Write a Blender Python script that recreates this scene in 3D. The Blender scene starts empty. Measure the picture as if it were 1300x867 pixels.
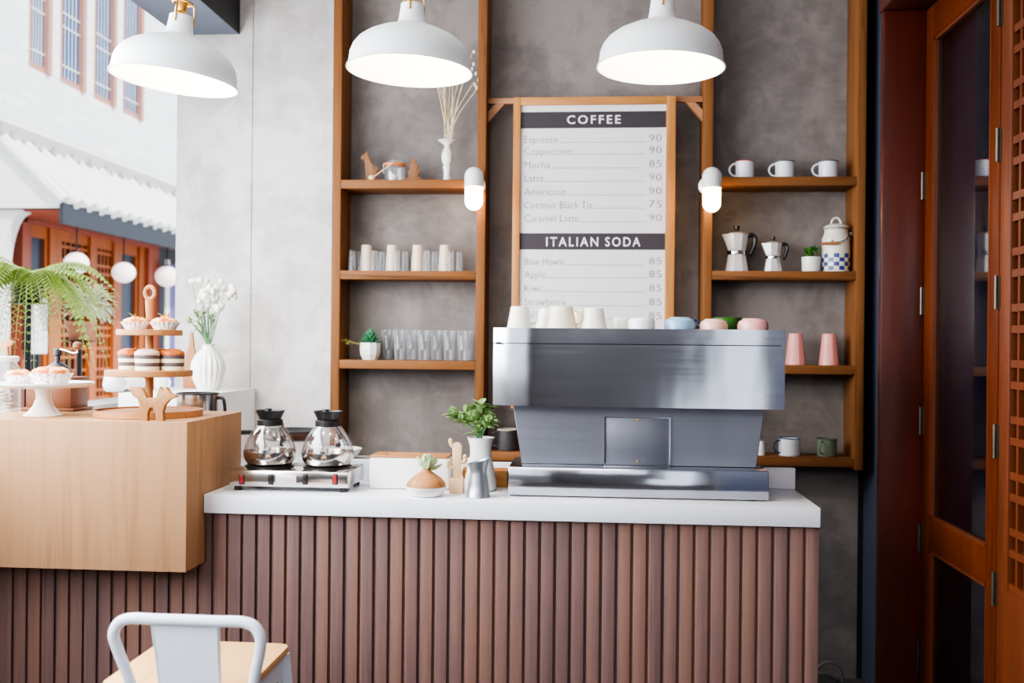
import bpy, bmesh, math, random
from mathutils import Vector, Matrix, Quaternion
PI = math.pi
COL = bpy.context.scene.collection
rnd = random.Random(7)

# ------------------------------------------------------------------ survey
# The camera stands at the origin, eye height 1.57 m; x runs along the back wall, y into the depth.
PSI, ROLL, FPX, EYE = math.radians(4.53), math.radians(0.55), 1264.0, 1.57
RT = Vector((math.cos(PSI), math.sin(PSI), 0)); FW = Vector((-math.sin(PSI), math.cos(PSI), 0)); UP = Vector((0, 0, 1))
CAM = Vector((0, 0, EYE))

def at(px, py, x=None, y=None, z=None):
    """survey point of the photograph measured on a plane x=, y= or z= of the room"""
    dx, dy = px - 650, py - 433.5
    c, s = math.cos(ROLL), math.sin(ROLL)
    u, v = (dx*c + dy*s)/FPX, (-dx*s + dy*c)/FPX
    d = FW + RT*u - UP*v
    t = x/d.x if x is not None else (y/d.y if y is not None else (z-EYE)/d.z)
    return CAM + d*t

def mpp(px, Y):                      # metres per pixel at depth plane Y
    u = (px-650)/FPX
    return Y/(math.cos(PSI)+u*math.sin(PSI))/FPX

# ------------------------------------------------------------------ materials
def lin(c):
    c = c/255.0
    return c/12.92 if c <= 0.04045 else ((c+0.055)/1.055)**2.4
def rgb(r, g, b): return (lin(r), lin(g), lin(b), 1)

def base_mat(name, rough=.5, metal=0.0, spec=.5):
    m = bpy.data.materials.new(name); m.use_nodes = True
    nt = m.node_tree; b = nt.nodes['Principled BSDF']
    b.inputs['Roughness'].default_value = rough; b.inputs['Metallic'].default_value = metal
    b.inputs['Specular IOR Level'].default_value = spec
    return m, nt, b
def N(nt, t, **kw):
    n = nt.nodes.new(t)
    for k, v in kw.items(): setattr(n, k, v)
    return n
def coords(nt, scale=(1, 1, 1), rot=(0, 0, 0), kind='Object'):
    tc = N(nt, 'ShaderNodeTexCoord'); mp = N(nt, 'ShaderNodeMapping')
    mp.inputs['Scale'].default_value = scale; mp.inputs['Rotation'].default_value = rot
    nt.links.new(tc.outputs[kind], mp.inputs['Vector']); return mp.outputs['Vector']
def noise(nt, vec, scale, detail=4, rough=.55, dist=0):
    n = N(nt, 'ShaderNodeTexNoise'); n.inputs['Scale'].default_value = scale; n.inputs['Detail'].default_value = detail
    n.inputs['Roughness'].default_value = rough; n.inputs['Distortion'].default_value = dist
    nt.links.new(vec, n.inputs['Vector']); return n.outputs['Fac']
def ramp(nt, fac, stops, interp='LINEAR'):
    r = N(nt, 'ShaderNodeValToRGB'); r.color_ramp.interpolation = interp
    el = r.color_ramp.elements
    while len(el) < len(stops): el.new(.5)
    for e, (p, c) in zip(el, stops): e.position = p; e.color = c
    nt.links.new(fac, r.inputs['Fac']); return r.outputs['Color']
def bump(nt, b, h, strength=.2, dist=.01):
    n = N(nt, 'ShaderNodeBump'); n.inputs['Strength'].default_value = strength; n.inputs['Distance'].default_value = dist
    nt.links.new(h, n.inputs['Height']); nt.links.new(n.outputs['Normal'], b.inputs['Normal'])
def mulc(c, k): return (min(1, c[0]*k), min(1, c[1]*k), min(1, c[2]*k), 1)

def plain(name, col, rough=.5, metal=0, var=.06, scale=30, spec=.5, bmp=0):
    m, nt, b = base_mat(name, rough, metal, spec)
    v = coords(nt); f = noise(nt, v, scale)
    nt.links.new(ramp(nt, f, [(.3, mulc(col, 1-var)), (.7, mulc(col, 1+var))]), b.inputs['Base Color'])
    if bmp: bump(nt, b, f, bmp, .003)
    return m
def wood(name, dark, light, axis='z', rough=.5, fine=60, spec=.4):
    m, nt, b = base_mat(name, rough, 0, spec)
    sc = {'x': (1.2, fine/3, fine/3), 'y': (fine/3, 1.2, fine/3), 'z': (fine/3, fine/3, 1.2)}[axis]
    v = coords(nt, sc); f = noise(nt, v, 1.0, 6, .6, .6)
    sc2 = tuple(s*4 for s in sc); g = noise(nt, coords(nt, sc2), 1.0, 3, .6)
    mx = N(nt, 'ShaderNodeMath', operation='MULTIPLY_ADD'); mx.inputs[1].default_value = .35
    nt.links.new(g, mx.inputs[0]); nt.links.new(f, mx.inputs[2])
    nt.links.new(ramp(nt, mx.outputs[0], [(.42, dark), (.68, light), (.9, mulc(light, 1.08))]), b.inputs['Base Color'])
    bump(nt, b, f, .08, .002)
    return m
def glow(name, col, s):
    m, nt, b = base_mat(name)
    b.inputs['Base Color'].default_value = col; b.inputs['Emission Color'].default_value = col
    b.inputs['Emission Strength'].default_value = s; return m
def thin_glass(name, tint=(1, 1, 1, 1), refl=.06, edge=.55, sheen=0):
    m = bpy.data.materials.new(name); m.use_nodes = True; nt = m.node_tree; nt.nodes.clear()
    o = N(nt, 'ShaderNodeOutputMaterial'); tr = N(nt, 'ShaderNodeBsdfTransparent'); gl = N(nt, 'ShaderNodeBsdfGlossy')
    tr.inputs['Color'].default_value = tint; gl.inputs['Roughness'].default_value = .03
    lw = N(nt, 'ShaderNodeLayerWeight'); lw.inputs['Blend'].default_value = .35
    mr = N(nt, 'ShaderNodeMapRange'); mr.inputs['To Min'].default_value = refl; mr.inputs['To Max'].default_value = edge
    nt.links.new(lw.outputs['Facing'], mr.inputs['Value'])
    mx = N(nt, 'ShaderNodeMixShader'); nt.links.new(mr.outputs['Result'], mx.inputs['Fac'])
    nt.links.new(tr.outputs[0], mx.inputs[1]); nt.links.new(gl.outputs[0], mx.inputs[2]); 
    if sheen:  # diffuse white painted in for the bright highlights on clear glass
        df = N(nt, 'ShaderNodeBsdfDiffuse'); df.inputs['Color'].default_value = (.9, .92, .94, 1); m2 = N(nt, 'ShaderNodeMixShader'); m2.inputs['Fac'].default_value = sheen
        nt.links.new(mx.outputs[0], m2.inputs[1]); nt.links.new(df.outputs[0], m2.inputs[2]); mx = m2
    nt.links.new(mx.outputs[0], o.inputs['Surface'])
    return m

def concrete(name, dark, light, streak=.0, bmp=.12):
    m, nt, b = base_mat(name, .75, 0, .25)
    v = coords(nt); f1 = noise(nt, v, 1.3, 5, .62, .8); f2 = noise(nt, v, 6, 6, .6, 1.2); f3 = noise(nt, coords(nt, (1, 1, .22)), 7, 5, .6, .4)
    a = N(nt, 'ShaderNodeMath', operation='MULTIPLY_ADD'); a.inputs[1].default_value = .5; nt.links.new(f2, a.inputs[0]); nt.links.new(f1, a.inputs[2])
    a2 = N(nt, 'ShaderNodeMath', operation='MULTIPLY_ADD'); a2.inputs[1].default_value = .3; nt.links.new(f3, a2.inputs[0]); nt.links.new(a.outputs[0], a2.inputs[2])
    base = ramp(nt, a2.outputs[0], [(.55, dark), (.86, tuple((p+q)/2 for p, q in zip(dark, light))), (1.0, light)])
    st = noise(nt, coords(nt, (1, 1, 2.2), (0, .5, 0)), 1.9, 4, .55, 1.5)                    # trowel marks
    sr_ = ramp(nt, st, [(.42, (0, 0, 0, 1)), (.51, (.15, .15, .15, 1)), (.54, (.03, .03, .03, 1)), (.62, (0, 0, 0, 1))])
    mx = N(nt, 'ShaderNodeMix', data_type='RGBA', blend_type='MIX'); nt.links.new(sr_, mx.inputs[0]); nt.links.new(base, mx.inputs[6]); mx.inputs[7].default_value = mulc(light, 1.25)
    nt.links.new(mx.outputs[2], b.inputs['Base Color'])
    bump(nt, b, f2, bmp, .006)
    return m

M = {}
M['pillar'] = concrete('pale_concrete', rgb(158, 154, 151), rgb(206, 202, 199), bmp=.2)
M['concrete'] = concrete('grey_concrete', rgb(92, 86, 84), rgb(136, 128, 125), bmp=.15)
M['white'] = plain('white_slab', rgb(234, 237, 246), .3, var=.015, spec=.5)
M['whitepaint'] = plain('white_paint', rgb(235, 234, 232), .55, var=.02)
M['ceramic'] = plain('white_ceramic', rgb(236, 235, 232), .22, var=.015)
M['cream'] = plain('cream_ceramic', rgb(226, 218, 204), .3, var=.03)
M['enamel'] = plain('white_enamel', rgb(228, 231, 238), .2, var=.015)
M['shelf_x'] = wood('shelf_timber_across', rgb(76, 46, 25), rgb(126, 82, 47), 'x', .55, 60, .15)
M['shelf_z'] = wood('shelf_timber_upright', rgb(76, 46, 25), rgb(126, 82, 47), 'z', .55, 60, .15)
M['pine_z'] = wood('pine_upright', rgb(158, 96, 42), rgb(190, 130, 70), 'z', fine=40)
M['pine_x'] = wood('pine_across', rgb(158, 96, 42), rgb(190, 130, 70), 'x', fine=40)
M['rail'] = wood('pale_rail', rgb(140, 92, 60), rgb(172, 120, 84), 'x')
M['veneer'] = wood('oak_veneer', rgb(152, 112, 80), rgb(170, 130, 96), 'z', .55, 80, .15)
M['oak_x'] = wood('oak_across', rgb(134, 84, 46), rgb(172, 118, 72), 'x', .5, 60)
M['oak_z'] = wood('oak_upright', rgb(134, 84, 46), rgb(172, 118, 72), 'z', .5, 60)
M['toy'] = wood('toy_timber', rgb(128, 82, 42), rgb(164, 114, 66), 'z', .55, 70)
M['toydark'] = wood('toy_timber_brown', rgb(100, 62, 30), rgb(130, 86, 48), 'z', .6, 70)
M['palewood'] = wood('pale_timber', rgb(206, 166, 120), rgb(228, 192, 148), 'z', .55, 70)
M['seat'] = wood('seat_timber', rgb(200, 142, 82), rgb(226, 176, 116), 'y', .4, 40)
M['walnut'] = wood('walnut', rgb(84, 46, 26), rgb(116, 70, 42), 'x', .5, 50)
M['jamb'] = wood('dark_red_timber', rgb(50, 16, 10), rgb(74, 28, 18), 'z', .3, 26)
M['door'] = wood('orange_teak', rgb(64, 24, 3), rgb(84, 34, 5), 'z', .4, 40, .2)
M['door_y'] = wood('orange_teak_rail', rgb(64, 24, 3), rgb(84, 34, 5), 'y', .4, 40, .2)
M['lattice'] = wood('lattice_teak', rgb(70, 32, 12), rgb(92, 44, 20), 'z', .4, 40)
M['alleydoor'] = wood('alley_teak', rgb(136, 66, 26), rgb(170, 92, 42), 'z', .45, 30)
M['alleyred'] = wood('alley_red_timber', rgb(128, 60, 44), rgb(156, 80, 60), 'z', .45, 30)
M['navy'] = plain('navy_paint', rgb(60, 65, 82), .6, var=.08, scale=6)
M['panedark'] = plain('dark_window', rgb(52, 60, 80), .4, var=.15, scale=3)
M['blackpaint_and_shade'] = plain('black_paint_and_shade', rgb(16, 16, 19), .6, var=.1)
M['floor'] = concrete('dark_floor', rgb(58, 52, 52), rgb(84, 78, 76))
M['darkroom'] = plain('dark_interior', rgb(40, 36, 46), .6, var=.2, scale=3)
M['steel'] = None
M['black'] = plain('black_plastic', rgb(24, 22, 23), .35, var=.1)
M['blackmetal'] = plain('black_metal', rgb(34, 34, 38), .4, .3, var=.1)
M['red'] = plain('red_rocker', rgb(150, 24, 34), .3, var=.1)
M['chrome'] = plain('chrome', rgb(205, 200, 196), .16, 1, var=.06, scale=14)
M['alu'] = plain('cast_aluminium', rgb(222, 216, 214), .42, .55, var=.05, scale=40)
M['galv'] = plain('galvanised_metal', rgb(168, 174, 182), .35, .9, var=.16, scale=26)
M['brass'] = plain('brass', rgb(206, 160, 84), .3, .9, var=.06)
M['hinge'] = plain('nickel_hinge', rgb(84, 76, 66), .4, .8, var=.15)
M['chairmetal'] = plain('white_powder_coat', rgb(232, 241, 254), .3, var=.01)
M['shade'] = plain('white_lamp_shade', rgb(226, 228, 230), .42, var=.01)
M['cord'] = plain('fabric_cord', rgb(196, 160, 100), .7, var=.1)
M['bulb'] = glow('lit_bulb', (1, .86, .66, 1), 10)
M['tube'] = glow('lit_capsule_glass', (1, .66, .34, 1), 15)
M['globe'] = glow('opal_globe', (1, .86, .82, 1), .75)
M['paper'] = plain('menu_paper', rgb(228, 226, 230), .6, var=.01)
M['band'] = plain('menu_band', rgb(50, 42, 50), .6, var=.04)
M['ink'] = plain('grey_print', rgb(112, 108, 116), .7, var=.02)
M['whiteprint'] = plain('white_print', rgb(245, 246, 250), .6, var=.01)
M['glass'] = thin_glass('clear_glass', (.98, .99, 1, 1), .05, .3, .09)
def tumbler_glass():
    m = bpy.data.materials.new('tumbler_glass'); m.use_nodes = True; nt = m.node_tree; nt.nodes.clear()
    o = N(nt, 'ShaderNodeOutputMaterial'); tr = N(nt, 'ShaderNodeBsdfTransparent'); gl = N(nt, 'ShaderNodeBsdfGlossy'); df = N(nt, 'ShaderNodeBsdfDiffuse')
    tr.inputs['Color'].default_value = (.96, .97, .98, 1); gl.inputs['Roughness'].default_value = .06; df.inputs['Color'].default_value = (.85, .87, .9, 1)
    lw = N(nt, 'ShaderNodeLayerWeight'); lw.inputs['Blend'].default_value = .4
    mr = N(nt, 'ShaderNodeMapRange'); mr.inputs['From Min'].default_value = .15; mr.inputs['To Min'].default_value = .05; mr.inputs['To Max'].default_value = .62
    nt.links.new(lw.outputs['Facing'], mr.inputs['Value'])
    sm = N(nt, 'ShaderNodeMixShader'); sm.inputs['Fac'].default_value = .45; nt.links.new(gl.outputs[0], sm.inputs[1]); nt.links.new(df.outputs[0], sm.inputs[2])  # white in the edges paints in the tumblers' bright highlights
    mx = N(nt, 'ShaderNodeMixShader'); nt.links.new(mr.outputs['Result'], mx.inputs['Fac'])
    nt.links.new(tr.outputs[0], mx.inputs[1]); nt.links.new(sm.outputs[0], mx.inputs[2]); nt.links.new(mx.outputs[0], o.inputs['Surface']); return m
M['glass'] = tumbler_glass()
M['jarglass'] = thin_glass('jar_glass', (.98, .98, .99, 1), .06, .4, .06)
M['carafeglass'] = thin_glass('carafe_glass', (.97, .95, .95, 1), .05, .5)
M['doorglass'] = thin_glass('door_glass', (.62, .6, .68, 1), .14, .5)
M['beigecup'] = plain('beige_cup', rgb(222, 204, 186), .4, var=.03)
M['pink'] = plain('pink_glaze', rgb(226, 150, 142), .25, var=.04)
M['pinkcup'] = plain('pink_cup_glaze', rgb(228, 164, 160), .2, var=.05)
M['peach'] = plain('peach_cup_glaze', rgb(222, 178, 162), .25, var=.05)
M['blue'] = plain('blue_cup_glaze', rgb(128, 166, 196), .2, var=.12)
M['green'] = plain('green_cup_glaze', rgb(52, 108, 42), .2, var=.2)
M['sage'] = plain('sage_enamel', rgb(108, 120, 98), .25, var=.05)
M['charcoal'] = plain('charcoal_glaze', rgb(62, 58, 60), .5, var=.1)
M['navyrim'] = plain('navy_rim', rgb(36, 52, 84), .3)
M['redrim'] = plain('red_rim', rgb(170, 50, 44), .3)
M['darkrim'] = plain('dark_rim', rgb(70, 74, 76), .3)
M['bluetile'] = plain('blue_print', rgb(44, 72, 132), .35, var=.1)
M['sageleaf'] = plain('succulent_leaf', rgb(58, 122, 84), .5, var=.25, scale=60)
M['paleleaf'] = plain('pale_succulent_leaf', rgb(176, 194, 150), .5, var=.2, scale=50)
M['leaf'] = plain('bright_leaf', rgb(134, 164, 104), .5, var=.28, scale=24)
M['herb'] = plain('herb_leaf', rgb(74, 128, 44), .5, var=.25, scale=50)
M['fern'] = plain('fern_leaf', rgb(190, 214, 118), .6, var=.22, scale=9)
M['whiteleaf'] = plain('sunlit_leaf', rgb(232, 240, 208), .6, var=.08, scale=20)
M['olive'] = plain('olive_sprig', rgb(150, 138, 60), .6, var=.3, scale=80)
M['stem'] = plain('green_stem', rgb(86, 128, 82), .5)
M['straw'] = plain('dried_straw', rgb(222, 204, 168), .7, var=.1)
M['cotton'] = plain('white_dried_flower', rgb(238, 234, 226), .8, var=.03)
M['terra'] = plain('terracotta', rgb(206, 134, 112), .7, var=.06)
M['crust'] = plain('golden_crust', rgb(196, 104, 36), .6, var=.35, scale=55, bmp=.5)
M['crustpale'] = plain('sugared_crust', rgb(222, 196, 176), .7, var=.16, scale=70, bmp=.5)
def bun_mat():
    m, nt, b = base_mat('golden_bun', .6)
    f = noise(nt, coords(nt), 34, 3, .6, .6)
    nt.links.new(ramp(nt, f, [(.36, rgb(232, 206, 166)), (.48, rgb(214, 136, 58)), (.62, rgb(184, 86, 22))]), b.inputs['Base Color']); bump(nt, b, f, .4, .004); return m
M['bun'] = bun_mat()
M['orangefruit'] = plain('orange_fruit', rgb(240, 142, 34), .35, var=.15)
def lace_mat():
    m, nt, b = base_mat('paper_lace', .7)
    f = noise(nt, coords(nt), 110, 2, .5)
    nt.links.new(ramp(nt, f, [(.42, rgb(238, 232, 232)), (.56, rgb(222, 208, 208)), (.68, rgb(170, 130, 124))]), b.inputs['Base Color']); return m
M['wrapper'] = lace_mat()
M['stripedark'] = plain('brown_stripe', rgb(84, 70, 70), .6, var=.05)
M['stripepale'] = plain('cream_stripe', rgb(232, 222, 190), .6, var=.03)
M['orangeseal'] = plain('orange_rubber_ring', rgb(224, 122, 48), .5)
M['gate'] = plain('alley_render_white', rgb(232, 232, 232), .8, var=.02)
M['fascia'] = plain('slate_fascia', rgb(44, 48, 58), .7, var=.05)
M['soffit'] = plain('soffit_blue_grey', rgb(98, 104, 122), .7, var=.06, scale=5)
M['tiles'] = plain('white_roof_tiles', rgb(232, 232, 230), .7, var=.05, scale=8)
M['shutter'] = plain('blue_window_glass', rgb(36, 80, 128), .6, var=.3, scale=4, spec=.05)
M['purple'] = plain('purple_banner', rgb(96, 84, 150), .6, var=.06)
M['pinkframe'] = plain('pink_frame', rgb(176, 130, 116), .6, var=.06)
M['cable'] = plain('grey_cable', rgb(104, 102, 104), .5)
M['pave'] = plain('pale_paving', rgb(176, 172, 168), .8, var=.1, scale=4)
M['roomgrey'] = plain('room_grey', rgb(128, 124, 126), .7, var=.08, scale=2)

def make_brick():
    m, nt, b = base_mat('white_brick', .8, 0, .2)
    tc = N(nt, 'ShaderNodeTexCoord'); sx = N(nt, 'ShaderNodeSeparateXYZ'); cb = N(nt, 'ShaderNodeCombineXYZ')
    nt.links.new(tc.outputs['Object'], sx.inputs[0]); nt.links.new(sx.outputs['Y'], cb.inputs['X']); nt.links.new(sx.outputs['Z'], cb.inputs['Y']); v = cb.outputs[0]
    br = N(nt, 'ShaderNodeTexBrick'); br.inputs['Color1'].default_value = rgb(236, 236, 236); br.inputs['Color2'].default_value = rgb(226, 228, 230)
    br.inputs['Mortar'].default_value = rgb(204, 211, 221); br.inputs['Scale'].default_value = 1.0
    br.inputs['Brick Width'].default_value = .36; br.inputs['Row Height'].default_value = .1; br.inputs['Mortar Size'].default_value = .006
    nt.links.new(v, br.inputs['Vector']); nt.links.new(br.outputs['Color'], b.inputs['Base Color']); return m
M['brick'] = make_brick()
def make_steel(name, col, rough, wav=.02):
    m, nt, b = base_mat(name, rough, 1.0)
    v = coords(nt, (1.5, 40, 160)); f = noise(nt, v, 1, 4)
    v2 = coords(nt, (2.2, 1, 1.4)); f2 = noise(nt, v2, 2.2, 2)
    nt.links.new(ramp(nt, f2, [(.3, mulc(col, .86)), (.7, col)]), b.inputs['Base Color'])
    r = N(nt, 'ShaderNodeMapRange'); r.inputs['To Min'].default_value = rough*.7; r.inputs['To Max'].default_value = rough*1.35
    nt.links.new(f, r.inputs['Value']); nt.links.new(r.outputs['Result'], b.inputs['Roughness'])
    bump(nt, b, f2, wav*6, .03)
    return m
M['steel'] = make_steel('polished_steel', rgb(198, 200, 210), .12, .012)
M['satin'] = make_steel('satin_steel', rgb(130, 132, 142), .48, .01)
def make_slats():
    m, nt, b = base_mat('slat_timber', .55, 0, .2)
    tc = N(nt, 'ShaderNodeTexCoord'); sx = N(nt, 'ShaderNodeSeparateXYZ'); nt.links.new(tc.outputs['Object'], sx.inputs[0])
    fl = N(nt, 'ShaderNodeMath', operation='MULTIPLY'); fl.inputs[1].default_value = 1/.05; nt.links.new(sx.outputs['X'], fl.inputs[0])
    f2 = N(nt, 'ShaderNodeMath', operation='FLOOR'); nt.links.new(fl.outputs[0], f2.inputs[0])
    wn = N(nt, 'ShaderNodeTexWhiteNoise', noise_dimensions='1D'); nt.links.new(f2.outputs[0], wn.inputs['W'])
    mp = N(nt, 'ShaderNodeMapping'); mp.inputs['Scale'].default_value = (70, 30, 2.2); nt.links.new(tc.outputs['Object'], mp.inputs['Vector'])
    g = noise(nt, mp.outputs['Vector'], 1, 5, .6, .5)
    a = N(nt, 'ShaderNodeMath', operation='MULTIPLY_ADD'); a.inputs[1].default_value = .45; nt.links.new(wn.outputs['Value'], a.inputs[0]); nt.links.new(g, a.inputs[2])
    nt.links.new(ramp(nt, a.outputs[0], [(.3, rgb(92, 72, 71)), (.6, rgb(108, 84, 81)), (.95, rgb(126, 94, 83))]), b.inputs['Base Color'])
    bump(nt, b, g, .06, .002); return m
M['slats'] = make_slats()

# ------------------------------------------------------------------ mesh helpers
def nb(): return bmesh.new()
def box(bm, c, s, bev=0, seg=2, rot=None):
    mt = Matrix.Translation(Vector(c)) @ (rot.to_4x4() if rot else Matrix.Identity(4)) @ Matrix.Diagonal((s[0], s[1], s[2], 1))
    r = bmesh.ops.create_cube(bm, size=1, matrix=mt)
    if bev:
        es = list({e for v in r['verts'] for e in v.link_edges})
        bmesh.ops.bevel(bm, geom=es, offset=bev, segments=seg, affect='EDGES', profile=.5)
    return bm
def box2(bm, a, b, bev=0):
    a = Vector(a); b = Vector(b)
    return box(bm, (a+b)/2, (abs(b.x-a.x), abs(b.y-a.y), abs(b.z-a.z)), bev)
def lathe(bm, prof, seg=32, c=(0, 0, 0), rfun=None, midx=None, rot=None):
    rings = []
    for i, (r, z) in enumerate(prof):
        if r < 1e-6: rings.append([bm.verts.new((0, 0, z))]); continue
        ring = []
        for k in range(seg):
            a = 2*PI*k/seg; rr = r*(rfun(a, i, z) if rfun else 1)
            ring.append(bm.verts.new((rr*math.cos(a), rr*math.sin(a), z)))
        rings.append(ring)
    for i in range(len(rings)-1):
        A, B = rings[i], rings[i+1]
        for k in range(seg):
            k2 = (k+1) % seg
            if len(A) == 1 and len(B) == 1: continue
            if len(A) == 1: f = bm.faces.new((A[0], B[k2], B[k]))
            elif len(B) == 1: f = bm.faces.new((A[k], A[k2], B[0]))
            else: f = bm.faces.new((A[k], A[k2], B[k2], B[k]))
            if midx: f.material_index = midx(i, k, (prof[i][1]+prof[i+1][1])/2)
    vs = [v for r in rings for v in r]
    mt = Matrix.Translation(Vector(c)) @ (rot.to_4x4() if rot else Matrix.Identity(4))
    for v in vs: v.co = mt @ v.co
    return bm
def tube(bm, pts, r, seg=8, caps=True):
    pts = [Vector(p) for p in pts]; n = len(pts)
    rs = r if isinstance(r, (list, tuple)) else [r]*n
    rings = []; up = None
    for i in range(n):
        t = (pts[min(i+1, n-1)] - pts[max(i-1, 0)]).normalized()
        if up is None:
            up = Vector((0, 0, 1)) if abs(t.z) < .9 else Vector((1, 0, 0))
        up = (up - t*up.dot(t)).normalized(); sd = t.cross(up)
        rings.append([bm.verts.new(pts[i] + (up*math.cos(2*PI*k/seg) + sd*math.sin(2*PI*k/seg))*rs[i]) for k in range(seg)])
    for i in range(n-1):
        for k in range(seg):
            bm.faces.new((rings[i][k], rings[i][(k+1) % seg], rings[i+1][(k+1) % seg], rings[i+1][k]))
    if caps: bm.faces.new(rings[0][::-1]); bm.faces.new(rings[-1])
    return bm
def smooth_path(pts, n=6):
    pts = [Vector(p) for p in pts]; out = []
    for i in range(len(pts)-1):
        p0 = pts[max(i-1, 0)]; p1 = pts[i]; p2 = pts[i+1]; p3 = pts[min(i+2, len(pts)-1)]
        for k in range(n):
            t = k/n
            out.append(.5*((2*p1)+(p2-p0)*t+(2*p0-5*p1+4*p2-p3)*t*t+(3*p1-p0-3*p2+p3)*t**3))
    out.append(pts[-1]); return out
def prism(bm, poly, thick, bev=0):          # silhouette in x-z, extruded along y (centred)
    A = [bm.verts.new((x, -thick/2, z)) for x, z in poly]; B = [bm.verts.new((x, thick/2, z)) for x, z in poly]
    n = len(poly); es = []
    f1 = bm.faces.new(A); f2 = bm.faces.new(B[::-1])
    for k in range(n): bm.faces.new((A[k], B[k], B[(k+1) % n], A[(k+1) % n]))
    bmesh.ops.recalc_face_normals(bm, faces=bm.faces[:])
    if bev:
        es = list(f1.edges) + list(f2.edges)
        bmesh.ops.bevel(bm, geom=es, offset=bev, segments=2, affect='EDGES', profile=.5)
    return bm
def ball(bm, c, r, seg=16, rings=10, rot=None):
    r = r if isinstance(r, (tuple, list)) else (r, r, r)
    mt = Matrix.Translation(Vector(c)) @ (rot.to_4x4() if rot else Matrix.Identity(4)) @ Matrix.Diagonal((r[0], r[1], r[2], 1))
    bmesh.ops.create_uvsphere(bm, u_segments=seg, v_segments=rings, radius=1, matrix=mt); return bm
def leaf(bm, p, d, L, W, up=Vector((0, 0, 1)), cup=.15, fat=0):
    d = Vector(d).normalized(); sd = d.cross(up)
    if sd.length < .05: sd = d.cross(Vector((1, 0, 0)))
    sd.normalize(); nn = sd.cross(d).normalized()
    prof = [(0, .12), (.25, .7), (.5, 1), (.75, .82), (.93, .4), (1, .04)]
    L_, C_, R_ = [], [], []
    for t, w in prof:
        q = Vector(p) + d*L*t - nn*L*cup*t*t
        L_.append(bm.verts.new(q + sd*W*.5*w + nn*W*.18*w)); C_.append(bm.verts.new(q)); R_.append(bm.verts.new(q - sd*W*.5*w + nn*W*.18*w))
    for i in range(len(prof)-1):
        bm.faces.new((L_[i], C_[i], C_[i+1], L_[i+1])); bm.faces.new((C_[i], R_[i], R_[i+1], C_[i+1]))
    if fat:
        T_ = []
        for (t, w) in prof:
            q = Vector(p) + d*L*t - nn*L*cup*t*t
            T_.append(bm.verts.new(q - nn*fat*w))
        for i in range(len(prof)-1):
            bm.faces.new((L_[i+1], T_[i+1], T_[i], L_[i])); bm.faces.new((T_[i+1], R_[i+1], R_[i], T_[i]))
    return bm

def mesh_obj(name, bm, mats, parent=None, smooth=True, ang=38, loc=None):
    me = bpy.data.meshes.new(name)
    bmesh.ops.recalc_face_normals(bm, faces=bm.faces[:])
    bm.to_mesh(me); bm.free()
    for m in (mats if isinstance(mats, list) else [mats]): me.materials.append(m)
    if smooth:
        me.polygons.foreach_set('use_smooth', [True]*len(me.polygons)); me.set_sharp_from_angle(angle=math.radians(ang))
    o = bpy.data.objects.new(name, me); COL.objects.link(o)
    if parent: o.parent = parent
    if loc is not None: o.location = loc
    return o
def tag(o, label, cat, group=None):
    o['label'] = label; o['category'] = cat
    if group: o['group'] = group
    return o
def thing(name, label, cat, loc, rz=0, group=None):
    o = bpy.data.objects.new(name, None); COL.objects.link(o); o.location = loc; o.rotation_euler = (0, 0, rz)
    o.empty_display_size = .05
    return tag(o, label, cat, group)
def solo(name, bm, mats, label, cat, loc=(0, 0, 0), group=None, rz=0, **kw):
    o = mesh_obj(name, bm, mats, None, loc=loc, **kw); o.rotation_euler = (0, 0, rz)
    return tag(o, label, cat, group)
def struct(name, bm, m, **kw):
    o = mesh_obj(name, bm, m, **kw); o['kind'] = 'structure'; return o
def dup(root, loc, label, rz=None, group=None):
    r = root.copy(); COL.objects.link(r); r.location = loc; r['label'] = label
    if rz is not None: r.rotation_euler = (0, 0, rz)
    if group: r['group'] = group
    for ch in list(root.children):
        c = ch.copy(); COL.objects.link(c); c.parent = r
        for g in list(ch.children):
            d = g.copy(); COL.objects.link(d); d.parent = c
    return r
def text_mesh(bm, s, x0, x1, zb, cap, y, sp=1.0, off=0.0, align='l'):
    """flat lettering facing the room: left edge x0 (or right edge x1), baseline zb, capital height cap"""
    cu = bpy.data.curves.new('t', 'FONT'); cu.body = s; cu.size = 1; cu.space_character = sp; cu.offset = off; cu.resolution_u = 3
    o = bpy.data.objects.new('t', cu); COL.objects.link(o)
    bpy.context.view_layer.update()
    me = bpy.data.meshes.new_from_object(o.evaluated_get(bpy.context.evaluated_depsgraph_get()))
    xs = [v.co.x for v in me.vertices]; lo, hi = min(xs), max(xs)
    cu.body = 'H'; bpy.context.view_layer.update()
    mh = bpy.data.meshes.new_from_object(o.evaluated_get(bpy.context.evaluated_depsgraph_get()))
    ch = max(v.co.y for v in mh.vertices) - min(v.co.y for v in mh.vertices)
    kz = cap/ch; kx = (x1-x0)/(hi-lo) if align == 'fit' else kz
    for v in me.vertices:
        X = x1 - (hi-v.co.x)*kx if align == 'r' else x0 + (v.co.x-lo)*kx
        v.co = Vector((X, y, zb + v.co.y*kz))
    bm.from_mesh(me)
    bpy.data.objects.remove(o); bpy.data.curves.remove(cu); bpy.data.meshes.remove(me); bpy.data.meshes.remove(mh)

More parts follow.
